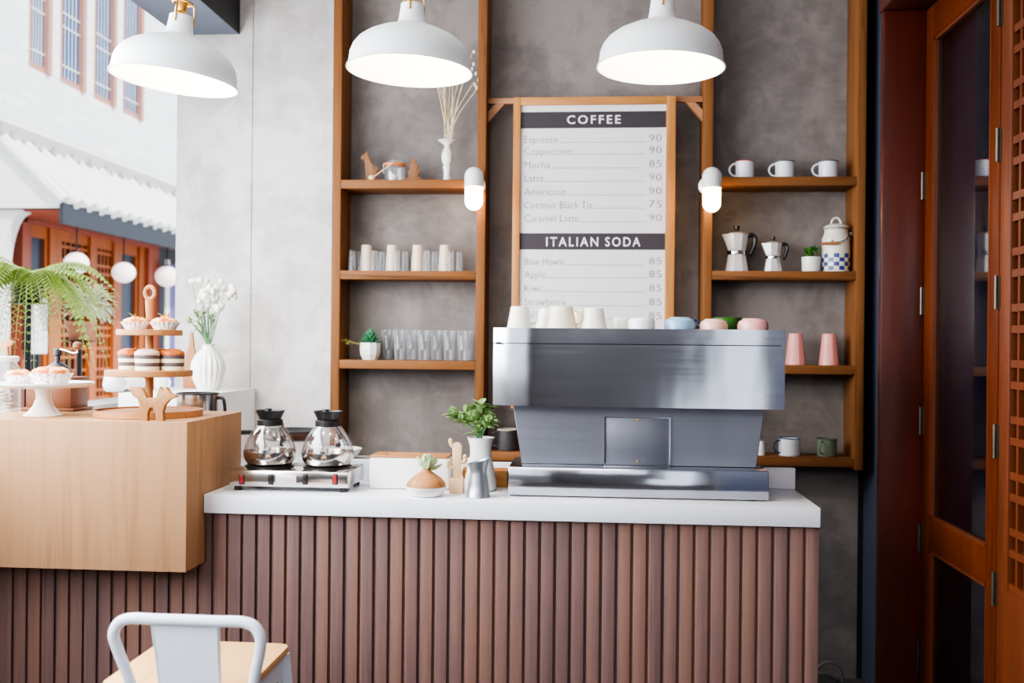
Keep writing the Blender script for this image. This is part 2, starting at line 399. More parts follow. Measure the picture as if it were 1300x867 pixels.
# ================================================================== SETTING
YW, YF = 4.80, 4.60                       # back wall, front of the shelving
CTOP = 1.05                               # worktop height
XS = at(222, 433, y=YF).x                 # side wall with the big opening
XR = at(1098, 433, y=YW).x                                 # right wall
XW = XS-.13                               # inner face of the low side wall
XP = at(419.8, 433, y=YF).x                 # right edge of the pale pier
XC = at(1089, 650, y=YW).x                # end of the concrete on the back wall
CEIL = 3.45
struct('floor', box2(nb(), (XW-.2, -3.6, -.1), (3.6, YW, 0)), M['floor'])
struct('ceiling', box2(nb(), (XW-.25, -3.6, CEIL), (3.6, YW+.2, CEIL+.15)), M['whitepaint'])
struct('wall_back', box2(nb(), (XP-.02, YW, 0), (XC, YW+.2, CEIL)), M['concrete'])
struct('trim_1', box2(nb(), (XC, YW, 0), (XR+.1, YW+.2, CEIL)), M['blackpaint_and_shade'])
seam = at(318, 433, y=YF).x
b = nb(); box2(b, (XS, YF, 0), (seam-.003, YW+.2, CEIL)); box2(b, (seam+.003, YF, 0), (XP, YW+.2, CEIL)); box2(b, (seam-.003, YF+.006, 0), (seam+.003, YW+.2, CEIL))
struct('wall_pier', b, M['pillar'])
struct('wall_right', box2(nb(), (XR, .9, 0), (XR+.12, YW, CEIL)), M['navy'])
b = nb(); box2(b, (XW-.2, -3.6, 0), (XW, YF+.2, 1.28)); box2(b, (XW-.2, -3.6, 0), (XW, -2.9, CEIL)); box2(b, (XW-.2, -3.6, 3.28), (XW, YF+.2, CEIL))
box2(b, (XW-.2, .35, 1.28), (XW, .55, 3.28))
struct('wall_left', b, M['pillar'])
bz = at(270, 44, y=YF).z; xb = at(304.5, 44, y=YF).x
b = nb(); box2(b, (XS, -3.4, bz), (xb-.004, YF, CEIL)); struct('trim_2', b, M['soffit'])
b = nb(); box2(b, (xb-.004, -3.4, bz), (xb, YF, CEIL)); struct('trim_3', b, M['blackpaint_and_shade'])  # beam's right face: its shade put into the colour as a black sheet
# the room behind the camera: a wall with a wide glazed shopfront
b = nb(); box2(b, (XW-.2, -3.7, 0), (-1.2, -3.6, CEIL)); box2(b, (-1.2, -3.7, 2.75), (3.6, -3.6, CEIL)); box2(b, (-1.2, -3.7, 0), (.9, -3.6, 1.0)); box2(b, (.75, -3.7, 1.0), (1.3, -3.6, 2.75)); box2(b, (2.3, -3.7, 0), (3.6, -3.6, 2.75))
box2(b, (-1.2, -3.7, 1.0), (.75, -3.6, 2.0))
struct('wall_front', b, M['roomgrey'])
b = nb(); box2(b, (3.5, -3.6, 0), (3.6, .9, CEIL)); box2(b, (XR, .9, 0), (3.6, 1.0, CEIL)); struct('wall_side', b, M['roomgrey'])

# right hand jamb, head and folded doors ---------------------------------------
YJ = 3.75
xj0, xj1 = at(1118, 433, y=YJ).x, at(1170, 433, y=YJ).x
zj = at(1140, 13, y=YJ).z
struct('trim_4', box2(nb(), (xj0, YJ, 0), (XR, YJ+.035, zj), .004), M['jamb'])
struct('trim_5', box2(nb(), (xj0-.006, YJ-1.9, zj), (XR, YJ+.04, CEIL), .004), M['jamb'])
XD = xj1 + .004
def door_leaf(name, y0, y1, kind):        # a leaf in the plane x=XD, y1 nearer the camera
    root = bpy.data.objects.new(name, None); COL.objects.link(root); root.location = (XD, y0, 0); root['kind'] = 'structure'
    w = y0-y1; zt = zj-.006; t = .04; st = .075
    zr = at(1200, 690, x=XD).z
    b = nb()
    box2(b, (0, -st, .02), (t, 0, zt), .004); box2(b, (0, -w, .02), (t, -w+st, zt), .004)
    box2(b, (0, -w+st, zt-.12), (t, -st, zt), .003); box2(b, (0, -w+st, .02), (t, -st, .16), .003)
    if kind == 'glass': box2(b, (0, -w+st, zr-.055), (t, -st, zr+.055), .003)
    else: box2(b, (0, -w+st, .16), (t*.7, -st, .86), .003)
    mesh_obj('frame', b, M['door'] if kind == 'glass' else M['lattice'], root)
    if kind == 'glass':
        for a, c in ((.16, zr-.055), (zr+.055, zt-.12)):
            mesh_obj('glass_pane', box2(nb(), (.016, -w+st, a), (.024, -st, c)), M['doorglass'], root, smooth=False)
            b = nb()
            for yy in (-st-.012, -w+st): box2(b, (.004, yy, a), (.016, yy+.012, c))
            box2(b, (.004, -w+st, a), (.016, -st, a+.012)); box2(b, (.004, -w+st, c-.012), (.016, -st, c))
            mesh_obj('glazing_bead', b, M['lattice'], root)
    else:
        b = nb(); z = .86; k = 0
        while z < zt-.12:
            box2(b, (.006, -w+st, z), (.026, -st, z+.022)); z += .062 if k % 2 else .1; k += 1
        y = -w+st+.03
        while y < -st: box2(b, (.008, y, .86), (.024, y+.014, zt-.12)); y += .055
        mesh_obj('lattice', b, M['lattice'], root)
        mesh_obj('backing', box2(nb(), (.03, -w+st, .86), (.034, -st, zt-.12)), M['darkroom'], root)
    return root
y_near = YJ/((1264.0-750)/(1172-750))
d1 = door_leaf('door_1', YJ-.006, y_near, 'glass')
d2 = door_leaf('door_2', y_near-.008, y_near-.008-(YJ-y_near), 'lattice')
def hinge(px, py, yy, root, h=.1):
    z = at(px, py, y=yy).z
    b = nb(); tube(b, [(-.007, yy-root.location.y, z-h/2), (-.007, yy-root.location.y, z+h/2)], .006, 10)
    for zz in (-.018, .018): tube(b, [(-.007, yy-root.location.y, z+zz-.001), (-.007, yy-root.location.y, z+zz+.001)], .0068, 10)
    box2(b, (-.003, yy-root.location.y-.015, z-h/2), (.0005, yy-root.location.y, z+h/2))
    mesh_obj('hinge', b, M['hinge'], root)
for py in (236, 382, 534, 683, 833): hinge(1168, py, YJ-.003, d1)
for py in (12, 184, 371, 560, 747): hinge(1266, py, y_near-.004, d2)

# ================================================================== SHELVING
DEP = YW-YF-.002
UW = .044
def upright(px0, px1, zb, zt): return at(px0, 433, y=YF).x, at(px1, 433, y=YF).x
zL1, zL2, zL3 = at(515, 227.9, y=YF).z, at(515, 343.6, y=YF).z, at(515, 457.6, y=YF).z
zR1, zR2, zR3, zR4 = at(990, 224.2, y=YF).z, at(1010, 344.0, y=YF).z, at(1040, 463.8, y=YF).z, at(1010, 580.6, y=YF).z
BT = .0405
def shelf_unit(label, xs, boards, zb, ext=None):
    root = thing('wall_shelf', label, 'shelf', (xs[0], YF, 0))
    for (a, c) in xs_pairs(xs):
        mesh_obj('upright', box2(nb(), (a-xs[0], 0, zb), (c-xs[0], DEP, CEIL-.002), .002), M['shelf_z'], root)
    for z in boards:
        mesh_obj('board', box2(nb(), (xs[1]-xs[0]+.0005, .001, z-BT), (xs[2]-xs[0]-.0005, DEP, z), .002), M['shelf_x'], root)
    if ext:
        mesh_obj('board', box2(nb(), (ext[0]-xs[0], .001, ext[2]-BT), (ext[1]-xs[0], DEP, ext[2]), .002), M['shelf_x'], root)
    return root
def xs_pairs(xs): return [(xs[0], xs[1]), (xs[2], xs[3])]
xl = [at(420, 433, y=YF).x, at(430.7, 433, y=YF).x, at(603.2, 433, y=YF).x, at(614.6, 433, y=YF).x]
xr = [at(891.5, 433, y=YF).x, at(902.8, 433, y=YF).x, at(1086, 433, y=YF).x, at(1097.2, 433, y=YF).x]
xl[0] = max(xl[0], XP+.001)
shelf_unit('brown timber wall shelving against the pale pier holding glasses, left of the menu', xl, [zL1, zL2, zL3], .9)
shelf_unit('brown timber wall shelving by the dark right wall holding mugs and moka pots', xr, [zR1, zR2, zR3], zR4-BT-.012)
bm_ = box2(nb(), (xl[3]+.001-xr[1], .001, -BT), (xr[0]-.001-xr[1], DEP, 0), .002)
# the lowest board runs on from the right hand bay to the left hand uprights
low = mesh_obj('board', bm_, M['shelf_x'], [o for o in COL.objects if o.name.startswith('wall_shelf')][-1]); low.location = (xr[1]-xr[0], 0, zR4)
low2 = mesh_obj('board', box2(nb(), (xr[1]+.0005-xr[0], .001, -BT), (xr[2]-.0005-xr[0], DEP, 0), .002), M['shelf_x'], [o for o in COL.objects if o.name.startswith('wall_shelf')][-1]); low2.location = (0, 0, zR4)

# ------------------------------------------------------------------ menu board
YM = YF+.03
mx0, mx1 = at(649, 433, y=YM).x, at(855.4, 433, y=YM).x
mzt, mzb = at(755, 122.5, y=YM).z, at(755, 520, y=YM).z
mroot = thing('menu_board', 'tall pine framed white menu listing coffee and italian soda prices above the coffee machine', 'menu', (mx0, YM, mzb))
W, H = mx1-mx0, mzt-mzb
fl, fr, ft = .034, .043, .036
for a_, c_ in ((0, fl), (W-fr, W)): mesh_obj('frame_stile', box2(nb(), (a_, 0, 0), (c_, .03, H), .003), M['pine_z'], mroot)
for a_ in (0, H-ft): mesh_obj('frame_rail', box2(nb(), (fl, 0.001, a_), (W-fr, .03, a_+ft), .003), M['pine_x'], mroot)
mesh_obj('panel', box2(nb(), (fl, .016, ft), (W-fr, .022, H-ft)), M['paper'], mroot, smooth=False)
def mz(py): return at(755, py, y=YM+.015).z - mzb
def mxx(px, py=433): return at(px, py, y=YM+.015).x - mx0
# printed bands and lettering
for (a, c, s, p0, p1, c0, c1) in ((141.5, 162.5, 'COFFEE', 720, 788, 146.3, 157), (296, 317, 'ITALIAN SODA', 693.5, 813, 301, 312.6)):
    bd = mesh_obj('band', box2(nb(), (fl+.0005, .0145, mz(c)), (W-fr-.0005, .016, mz(a))), M['band'], mroot, smooth=False)
    for w_, q0, q1 in ([(s, p0, p1)] if ' ' not in s else [('ITALIAN', p0, 759.5), ('SODA', 768.5, p1)]):
        t = nb(); text_mesh(t, w_, mxx(q0, c0), mxx(q1, c0), mz(c1), mz(c0)-mz(c1), .0138, 1.3, .008, 'fit')
        mesh_obj('heading', t, M['whiteprint'], bd, smooth=False)
t = nb()
rows = [('Espresso', '90', 181, 708), ('Cappuccino', '90', 196, 725), ('Mocha', '85', 213.5, 698), ('Latte', '90', 230.5, 690), ('Americano', '90', 247.8, 718), ('Coconut Black Tie', '75', 264.6, 752), ('Caramel Latte', '90', 281.6, 734),
        ('Blue Hawai', '85', 336.5, 715), ('Apple', '85', 353, 692), ('Kiwi', '85', 370.5, 685), ('Strawberry', '85', 388, 718), ('Lime', '85', 405.5, 686)]
for s, p, py, pe in rows:
    cap = mz(py-8.6)-mz(py)
    text_mesh(t, s, mxx(666, py), mxx(pe, py), mz(py), cap, .0142, 1.05, -.016, 'fit')
    text_mesh(t, p, mxx(824, py), mxx(839.5, py), mz(py-1), cap, .0142, 1.1, -.016, 'fit')
    x0, x1 = mxx(pe+1.5, py), mxx(819, py); n = int((x1-x0)/.0042)
    for k in range(n):
        q = x0+k*.0042; vs = [t.verts.new((q+a, .0142, mz(py)+c)) for a, c in ((0, 0), (.0028, 0), (.0028, .0022), (0, .0022))]; t.faces.new(vs)
mesh_obj('price_lettering', t, M['ink'], mroot, smooth=False)
# hanging rail behind the board with two corner braces
rz = at(636, 128, y=YF+.06).z
rr = thing('hanging_rail', 'pale timber rail with corner braces carrying the menu between the uprights', 'rail', (xl[3], YF+.065, rz))
Lr = xr[0]-xl[3]
mesh_obj('bar', box2(nb(), (.001, 0, -.012), (Lr-.001, .03, .014), .002), M['rail'], rr)
for s, x in ((1, .001), (-1, Lr-.001)):
    b = nb(); prism(b, [(x, -.1), (x, -.05), (x+s*.034, -.013), (x+s*.078, -.013)], .026)
    for v in b.verts: v.co.y += .015
    mesh_obj('brace', b, M['rail'], rr)

# ------------------------------------------------------------------ capsule wall lamps on the uprights
def wall_lamp(px, pyt, pyb, xside, label):
    yc = YF-.075
    top = at(px, pyt, y=yc); bot = at(px, pyb, y=yc); r = 12.2*mpp(px, yc); h = top.z-bot.z
    t = thing('wall_lamp', label, 'lamp', (top.x, yc, bot.z), 0, 'capsule wall lamps beside the menu')
    zs = h*.53
    b = nb(); lathe(b, [(0, h)] + [(r*math.sin(a), h-r+r*math.cos(a)) for a in [PI/2*k/6 for k in range(1, 7)]] + [(r, zs), (r*.9, zs), (0, zs)], 24)
    mesh_obj('lamp_cap', b, M['ceramic'], t)
    b = nb(); lathe(b, [(0, zs)] + [(r*.93, zs-.002)] + [(r*.93*math.sin(a), r*.93-r*.93*math.cos(a)) for a in [PI/2*k/6 for k in range(6, 0, -1)]] + [(0, 0)], 24)
    mesh_obj('lamp_glass', b, M['tube'], t)
    b = nb(); q = Quaternion((1, 0, 0), -PI/2).to_matrix()
    lathe(b, [(0, .074), (r*.95, .074), (r*.95, .058), (r*.55, .05), (r*.5, 0), (0, 0)], 24, (xside, 0, h*.63), rot=q)
    mesh_obj('mount', b, M['ceramic'], t)
    return t
wall_lamp(602, 212, 267, .004, 'lit white capsule wall lamp on the upright left of the menu')
wall_lamp(904, 212, 269.5, -.012, 'lit white capsule wall lamp on the upright right of the menu')

# ================================================================== PENDANT LAMPS
def pendant(px, py_rim, wpx, tilt, label, energy):
    Y = .38/wpx*FPX
    uu = (px-650)/FPX; Yw = Y*(math.cos(PSI)+uu*math.sin(PSI))
    c = at(px, py_rim, y=Yw)
    R = .19
    root = thing('pendant_lamp', label, 'lamp', tuple(c), 0, 'white pendant lamps over the counter')
    q = Quaternion((0, 1, 0), tilt).to_matrix()
    outer = [(R, 0), (R-.001, .004), (R-.006, .006), (.180, .045), (.172, .066), (.158, .085), (.135, .102), (.1, .119), (.066, .131), (.047, .139), (.041, .148), (.038, .165), (.0345, .195), (.0345, .2)]
    inner = [(.031, .198), (.033, .16), (.038, .143), (.065, .127), (.1, .115), (.134, .098), (.155, .082), (.169, .064), (.177, .044), (R-.004, .0)]
    b = nb(); lathe(b, outer + inner + [outer[0]], 56, rot=q)
    mesh_obj('lamp_shade', b, M['shade'], root, ang=50)
    b = nb(); lathe(b, [(0, .262), (.008, .262), (.013, .25), (.013, .215), (.024, .205), (.024, .192), (0, .192)], 20, rot=q)
    mesh_obj('socket', b, M['brass'], root)
    b = nb()
    for k in range(3):
        a = 2*PI*k/3+.5; ca, sa = math.cos(a), math.sin(a)
        tube(b, [q @ Vector((ca*r_, sa*r_, z)) for r_, z in ((.037, .178), (.037, .205), (.034, .232), (.028, .24), (.012, .24))], .0028, 6)
        ball(b, q @ Vector((ca*.0375, sa*.0375, .18)), .0045, 8, 6)
    for z in (.24,):
        tube(b, [q @ Vector((.03*math.cos(2*PI*k/20), .03*math.sin(2*PI*k/20), z)) for k in range(21)], .0028, 6)
    mesh_obj('cage', b, M['brass'], root)
    top = q @ Vector((0, 0, .262))
    b = nb(); tube(b, smooth_path([top, top+Vector((.004*tilt*10, 0, .06)), Vector((top.x+.02*tilt*10, 0, top.z+.3)), Vector((top.x+.02*tilt*10, 0, CEIL-c.z-.04))], 5), .0042, 8)
    mesh_obj('lamp_cord', b, M['cord'], root)
    b = nb(); lathe(b, [(0, CEIL-c.z-.045), (.05, CEIL-c.z-.04), (.055, CEIL-c.z-.001), (0, CEIL-c.z-.001)], 24, (top.x+.02*tilt*10, 0, 0))
    mesh_obj('ceiling_rose', b, M['shade'], root)
    b = nb(); lathe(b, [(0, .192), (.013, .19), (.014, .17), (.026, .148), (.03, .125), (.026, .103), (.014, .092), (0, .09)], 20, rot=q)
    mesh_obj('bulb', b, M['bulb'], root)
    ld = bpy.data.lights.new('pendant_light', 'POINT'); ld.energy = energy; ld.color = (1, .82, .6); ld.shadow_soft_size = .035
    lo = bpy.data.objects.new('pendant_light', ld); COL.objects.link(lo); lo.location = c + (q @ Vector((0, 0, .055)))
    return root
pendant(221, 104, 159, .105, 'white pendant lamp tilted on its gold cord in front of the alley windows', 9)
pendant(520, 91, 161, .035, 'white pendant lamp in front of the left wall shelving', 9)
pendant(838.5, 87, 163, .022, 'white pendant lamp right of centre above the top edge of the menu', 9)

# ================================================================== COUNTER
YC = 3.235                                 # front edge of the worktop
xc0, xc1 = at(258.3, 640, y=YC).x, at(1042, 656, y=YC).x
YB = 3.66
th = CTOP - at(650, 661, y=YC).z
# slatted base runs on under the raised timber box to the left
xb1 = at(1038, 700, y=YC+.022).x
b = nb(); box2(b, (xc0-.002, YC+.0345, 0), (xb1-.001, YB-.02, CTOP-th)); box2(b, (XW+.006, YC+.0345, 0), (xc0-.002, YB-.02, at(237, 727, y=3.10).z-.001))
base = thing('counter_base', 'reddish brown vertical slatted timber counter front standing on the floor', 'counter', (0, 0, 0))
mesh_obj('carcass', b, M['slats'], base)
b = nb(); pitch = .05; x = xb1-.036
first = True
while x > XW+.02:
    zlow = at(237, 727, y=3.10).z-.001; zhigh = CTOP-th-.001
    if x+.041 <= xc0+.003: box2(b, (x, YC+.022, .0), (x+.041, YC+.034, zlow), .0025)
    elif x >= xc0+.003: box2(b, (x, YC+.022, .0), (x+.041, YC+.034, zhigh), .0025)
    else: box2(b, (x, YC+.022, .0), (xc0+.003, YC+.034, zlow)); box2(b, (xc0+.003, YC+.022, .0), (x+.041, YC+.034, zhigh))
    x -= pitch
mesh_obj('slat_panel', b, M['slats'], base)
top = thing('worktop', 'thick white worktop slab with a low upstand on the slatted counter', 'worktop', ((xc0+xc1)/2, YC, CTOP-th))
hw = (xc1-xc0)/2
mesh_obj('slab', box2(nb(), (-hw, 0, 0.0005), (hw, YB-YC, th), .004), M['white'], top)
zup = at(1000, 594.5, y=3.63).z - (CTOP-th)
xu = at(1010, 600, y=3.63).x - (xc0+xc1)/2
b = box2(nb(), (-hw+.2, 0, 0), (xu, YB-3.632, zup-th), .003)
solo('upstand', b, M['white'], 'low white upstand along the back edge of the white worktop', 'upstand', ((xc0+xc1)/2, 3.632, CTOP+.0005))

YX0, YX1 = 3.10, 3.60                      # raised box
xbr = at(237, 600, y=YX0).x
zbt, zbb = at(237, 536, y=YX0).z, at(237, 727, y=YX0).z
b = nb(); box2(b, (XW+.006, YX0, zbb), (xbr, YX1, zbt), .0025)
solo('display_counter', b, M['veneer'], 'raised light oak veneer display box overhanging the left end of the slatted counter', 'counter')

# back counter and the white ledge by the opening
zl = at(320, 493, y=4.55).z
xl_ = at(320, 520, y=4.55).x
b = nb(); box2(b, (XS+.006, 4.02, 0), (xl_, YF-.006, zl), .004)
solo('ledge_cabinet', b, M['whitepaint'], 'plain white ledge cabinet against the pale pier beside the alley opening', 'cabinet')
xk = at(452, 560, y=4.1).x
bc = thing('back_counter', 'low white back counter behind the coffee warmer', 'counter', (xl_+.004, 4.0, 0))
mesh_obj('carcass', box2(nb(), (0, .03, 0), (xk-xl_, .58, 1.0)), M['whitepaint'], bc)
mesh_obj('top', box2(nb(), (0, 0, 1.0), (xk-xl_+.02, .59, 1.03), .003), M['white'], bc)

# ------------------------------------------------------------------ espresso machine
def machine():
    YA = 3.335
    a = at(645, 632, y=YA); c = at(976, 634, y=YA)
    x0, x1 = a.x, c.x
    xm = (x0+x1)/2
    root = thing('espresso_machine', 'large polished steel espresso machine seen from behind on the white worktop', 'coffee machine', (xm, YA, CTOP))
    hb = at(810, 595.5, y=YA).z - CTOP; w = (x1-x0)/2
    b = nb(); box2(b, (-w, 0, .004), (w, .285, hb), .003)
    mesh_obj('drip_base', b, M['steel'], root)
    for sx in (-1, 1):
        for yy in (.03, .25): mesh_obj('foot', lathe(nb(), [(0, 0), (.02, 0), (.02, .005), (0, .005)], 14, (sx*(w-.05), yy, 0)), M['black'], root)
    # waist: a tapered body, wider above
    YM_ = .09; Yw = YA+YM_
    zt = at(810, 517.5, y=YA).z - CTOP
    pl0, pl1 = at(662, 592, y=Yw).x-xm, at(960, 595, y=Yw).x-xm
    pu0, pu1 = at(650.5, 516, y=Yw).x-xm, at(971.5, 520, y=Yw).x-xm
    z0, z1 = hb+.0005, zt+.01
    b = nb()
    F = [b.verts.new(v) for v in ((pl0, YM_, z0), (pl1, YM_, z0), (pu1, YM_, z1), (pu0, YM_, z1))]
    Bk = [b.verts.new(v) for v in ((pl0, .5, z0), (pl1, .5, z0), (pu1, .5, z1), (pu0, .5, z1))]
    b.faces.new(F); b.faces.new(Bk[::-1])
    for k in range(4): b.faces.new((F[k], Bk[k], Bk[(k+1) % 4], F[(k+1) % 4]))
    bmesh.ops.bevel(b, geom=b.edges[:], offset=.002, segments=1, affect='EDGES')
    mesh_obj('body', b, M['satin'], root)
    # service hatch plate with rim and screws
    h0, h1 = at(767, 560, y=Yw).x-xm, at(851, 560, y=Yw).x-xm
    hz0, hz1 = at(808, 594, y=Yw).z-CTOP, at(808, 529.5, y=Yw).z-CTOP
    hp = mesh_obj('hatch', box2(nb(), (h0+.004, YM_-.0035, hz0+.004), (h1-.004, YM_+.001, hz1-.003), .0015), M['satin'], root)
    b = nb()
    for xx in (h0, h1-.004): box2(b, (xx, YM_-.008, hz0+.001), (xx+.004, YM_+.001, hz1))
    box2(b, (h0, YM_-.02, hz0+.003), (h1, YM_+.001, hz0+.012)); box2(b, (h0, YM_-.005, hz1-.003), (h1, YM_+.001, hz1))
    mesh_obj('hatch_rim', b, M['steel'], root)
    q = Quaternion((1, 0, 0), PI/2).to_matrix()
    for xx, zz in (((h0+h1)/2, hz1-.01), ((h0+h1)/2, hz0+.022)): b = nb(); lathe(b, [(0, .003), (.004, .002), (.004, 0), (0, 0)], 10, (xx, YM_-.003, zz), rot=q); mesh_obj('screw', b, M['brass'], hp)
    # head: bowed sheet panel
    q0, q1 = at(625, 470, y=YA-.02).x-xm, at(997, 472, y=YA-.02).x-xm
    zp1 = at(810, 436.6, y=YA-.02).z-CTOP; zp0 = at(810, 517.5, y=YA-.02).z-CTOP
    ztop = at(810, 417.4, y=YA-.02).z-CTOP
    def bowed(zlo, zhi, y0):
        b = nb(); n = 40; nz = 3; rows_ = []
        for j in range(nz+1):
            z = zlo+(zhi-zlo)*j/nz; row = []
            for i in range(n+1):
                t = i/n; x = q0+(q1-q0)*t
                yy = y0 + .03*max(0, (.2-t)/.2)**2 + .006*max(0, (t-.8)/.2)**2
                row.append(b.verts.new((x, yy, z)))
            rows_.append(row)
        for j in range(nz):
            for i in range(n): b.faces.new((rows_[j][i], rows_[j][i+1], rows_[j+1][i+1], rows_[j+1][i]))
        # sides, back, top, bottom
        bk = [[b.verts.new((v.co.x, .54, v.co.z)) for v in (rows_[j][0], rows_[j][-1])] for j in (0, nz)]
        b.faces.new((rows_[0][0],)+tuple(rows_[j][0] for j in range(1, nz+1))+(bk[1][0], bk[0][0]))
        b.faces.new(tuple(rows_[j][-1] for j in range(nz+1))+(bk[1][1], bk[0][1]))
        b.faces.new(tuple(rows_[nz])+(bk[1][1], bk[1][0])); b.faces.new(tuple(rows_[0])+(bk[0][1], bk[0][0]))
        b.faces.new((bk[0][0], bk[0][1], bk[1][1], bk[1][0]))
        return b
    mesh_obj('head_panel', bowed(zp0, zp1-.0035, -.02), M['steel'], root)
    mesh_obj('cup_tray', bowed(zp1-.0005, ztop, -.022), M['steel'], root)
    b = nb(); box2(b, (q0+.01, .0, zp1-.006), (q1-.01, .53, zp1+.002)); mesh_obj('seam_strip', b, M['black'], root)
    return CTOP+ztop, YA
ZM, YA = machine()

# cups on top of the machine --------------------------------------------------
def cup_mesh(prof, seg=32): b = nb(); lathe(b, prof, seg); return b
def shell(outer, t=.004):
    """close an upright open profile (bottom..top) with an inner wall"""
    inner = [(max(r-t, .001), z) for r, z in outer if r > t*1.5][::-1]
    inner = [p for p in inner if p[1] > outer[0][1]+t]
    return [(0, outer[0][1])] + outer + inner + [(0, outer[0][1]+t)]
def flip(prof):
    h = max(z for r, z in prof); return [(r, h-z) for r, z in prof]
def handle_pts(x, zc, w, h, n=10, sgn=-1):
    return [Vector((sgn*(x + w*math.sin(PI*k/n)), 0, zc + h/2*math.cos(PI*k/n))) for k in range(n+1)]
def stacked_cup(px0, px1, py, dy, kind, mat, label, group=None, handle=None, hm=None):
    yc = YA+dy; m = mpp((px0+px1)/2, yc); r = (px1-px0)/2*m
    p = at((px0+px1)/2, 430, y=yc); h = (at(700, py, y=yc).z - ZM)
    root = thing('cup', label, 'cup', (p.x, yc, ZM), 0, group)
    if kind == 'tall':      prof = flip(shell([(r*.66, 0), (r*.7, .003), (r*.8, h*.4), (r*.97, h*.94), (r, h)]))
    elif kind == 'round':   prof = flip(shell([(r*.62, 0), (r*.68, .004), (r*.9, h*.25), (r*1.0, h*.6), (r*.98, h)]))
    elif kind == 'low':     prof = flip(shell([(r*.85, 0), (r*.92, .004), (r, h*.3), (r, h)]))
    else:                   prof = shell([(r*.62, 0), (r*.75, h*.25), (r*.93, h*.8), (r, h)])
    mesh_obj('body', cup_mesh(prof), mat, root)
    if handle is not None:
        b = nb(); pts = handle_pts(r*.86, h*.5, r*.42, h*.6)
        q = Quaternion((0, 0, 1), handle).to_matrix(); tube(b, [q @ v for v in pts], .0045, 8)
        mesh_obj('handle', b, hm or mat, root)
    return root
g = 'white cups upside down on the machine'
stacked_cup(643, 676, 389.5, .10, 'tall', M['ceramic'], 'tall white cup upside down at the left end of the machine top', g, PI)
stacked_cup(679, 712, 392, .24, 'tall', M['ceramic'], 'white cup upside down on the machine half hidden behind the broad cup', g)
stacked_cup(692, 733, 389, .10, 'tall', M['cream'], 'broad cream cup upside down on the machine, second from its left end', g, PI*.9, M['palewood'])
stacked_cup(722, 752, 393, .25, 'tall', M['cream'], 'cream cup upside down showing between the two broad cups on the machine', g)
stacked_cup(736, 771, 391, .10, 'tall', M['ceramic'], 'white cup upside down below the menu, third tall one along the machine front', g)
stacked_cup(777, 805, 402, .2, 'low', M['ceramic'], 'low white cup behind another low white cup on the machine', g)
stacked_cup(797, 831, 403, .08, 'low', M['enamel'], 'low white cup in front next to the blue cup on the machine', g)
stacked_cup(843, 883, 401.5, .09, 'round', M['blue'], 'glossy blue cup with dark handle on top of the machine', 'coloured cups on the machine', PI, M['navyrim'])
stacked_cup(888, 924, 403.5, .08, 'round', M['peach'], 'pale peach round cup upside down in front of the green cup', 'coloured cups on the machine')
stacked_cup(905, 941, 401.5, .2, 'up', M['green'], 'green glazed cup standing behind the peach cup', 'coloured cups on the machine')
stacked_cup(936, 975, 402.5, .09, 'round', M['pinkcup'], 'pink round cup upside down at the right end of the machine', 'coloured cups on the machine')

# ------------------------------------------------------------------ coffee warmer and carafes
Yw0 = 3.325
wx0, wx1 = at(291, 610, y=Yw0).x, at(442, 612, y=Yw0).x
WT = at(366, 598, y=Yw0).z - CTOP
ww = (wx1-wx0)/2; wxc = (wx0+wx1)/2
wr = thing('coffee_warmer', 'steel double hotplate coffee warmer with rocker switches on the worktop', 'warmer', (wxc, Yw0, CTOP))
mesh_obj('housing', box2(nb(), (-ww, 0, .016), (ww, .235, WT), .003), M['chrome'], wr)
for sx in (-1, 1):
    for yy in (.025, .21):
        b = nb(); lathe(b, [(0, 0), (.013, 0), (.012, .016), (0, .016)], 14, (sx*(ww-.022), yy, 0)); mesh_obj('foot', b, M['black'], wr)
    b = nb(); lathe(b, [(0, WT-.001), (.085, WT-.001), (.085, WT+.006), (.078, WT+.008), (0, WT+.008)], 40, (sx*.104, .118, 0)); mesh_obj('hotplate', b, M['black'], wr)
for px, m_ in ((307, 'red'), (344, 'black'), (387.5, 'black'), (425.5, 'red')):
    x = at(px, 608, y=Yw0).x-wxc; zc = at(px, 608.5, y=Yw0).z-CTOP
    sw = mesh_obj('switch', box2(nb(), (x-.0095, -.002, zc-.018), (x+.0095, .003, zc+.018), .001), M['black'], wr)
    b = nb(); box(b, (x, -.004, zc), (.012, .006, .028), .0012, rot=Quaternion((1, 0, 0), .1).to_matrix()); mesh_obj('rocker', b, M[m_], sw)
zc = at(363, 607.5, y=Yw0).z-CTOP
mesh_obj('plate', box2(nb(), (at(350, 608, y=Yw0).x-wxc, -.0015, zc-.015), (at(376, 608, y=Yw0).x-wxc, .001, zc+.013), .0005), M['alu'], wr)
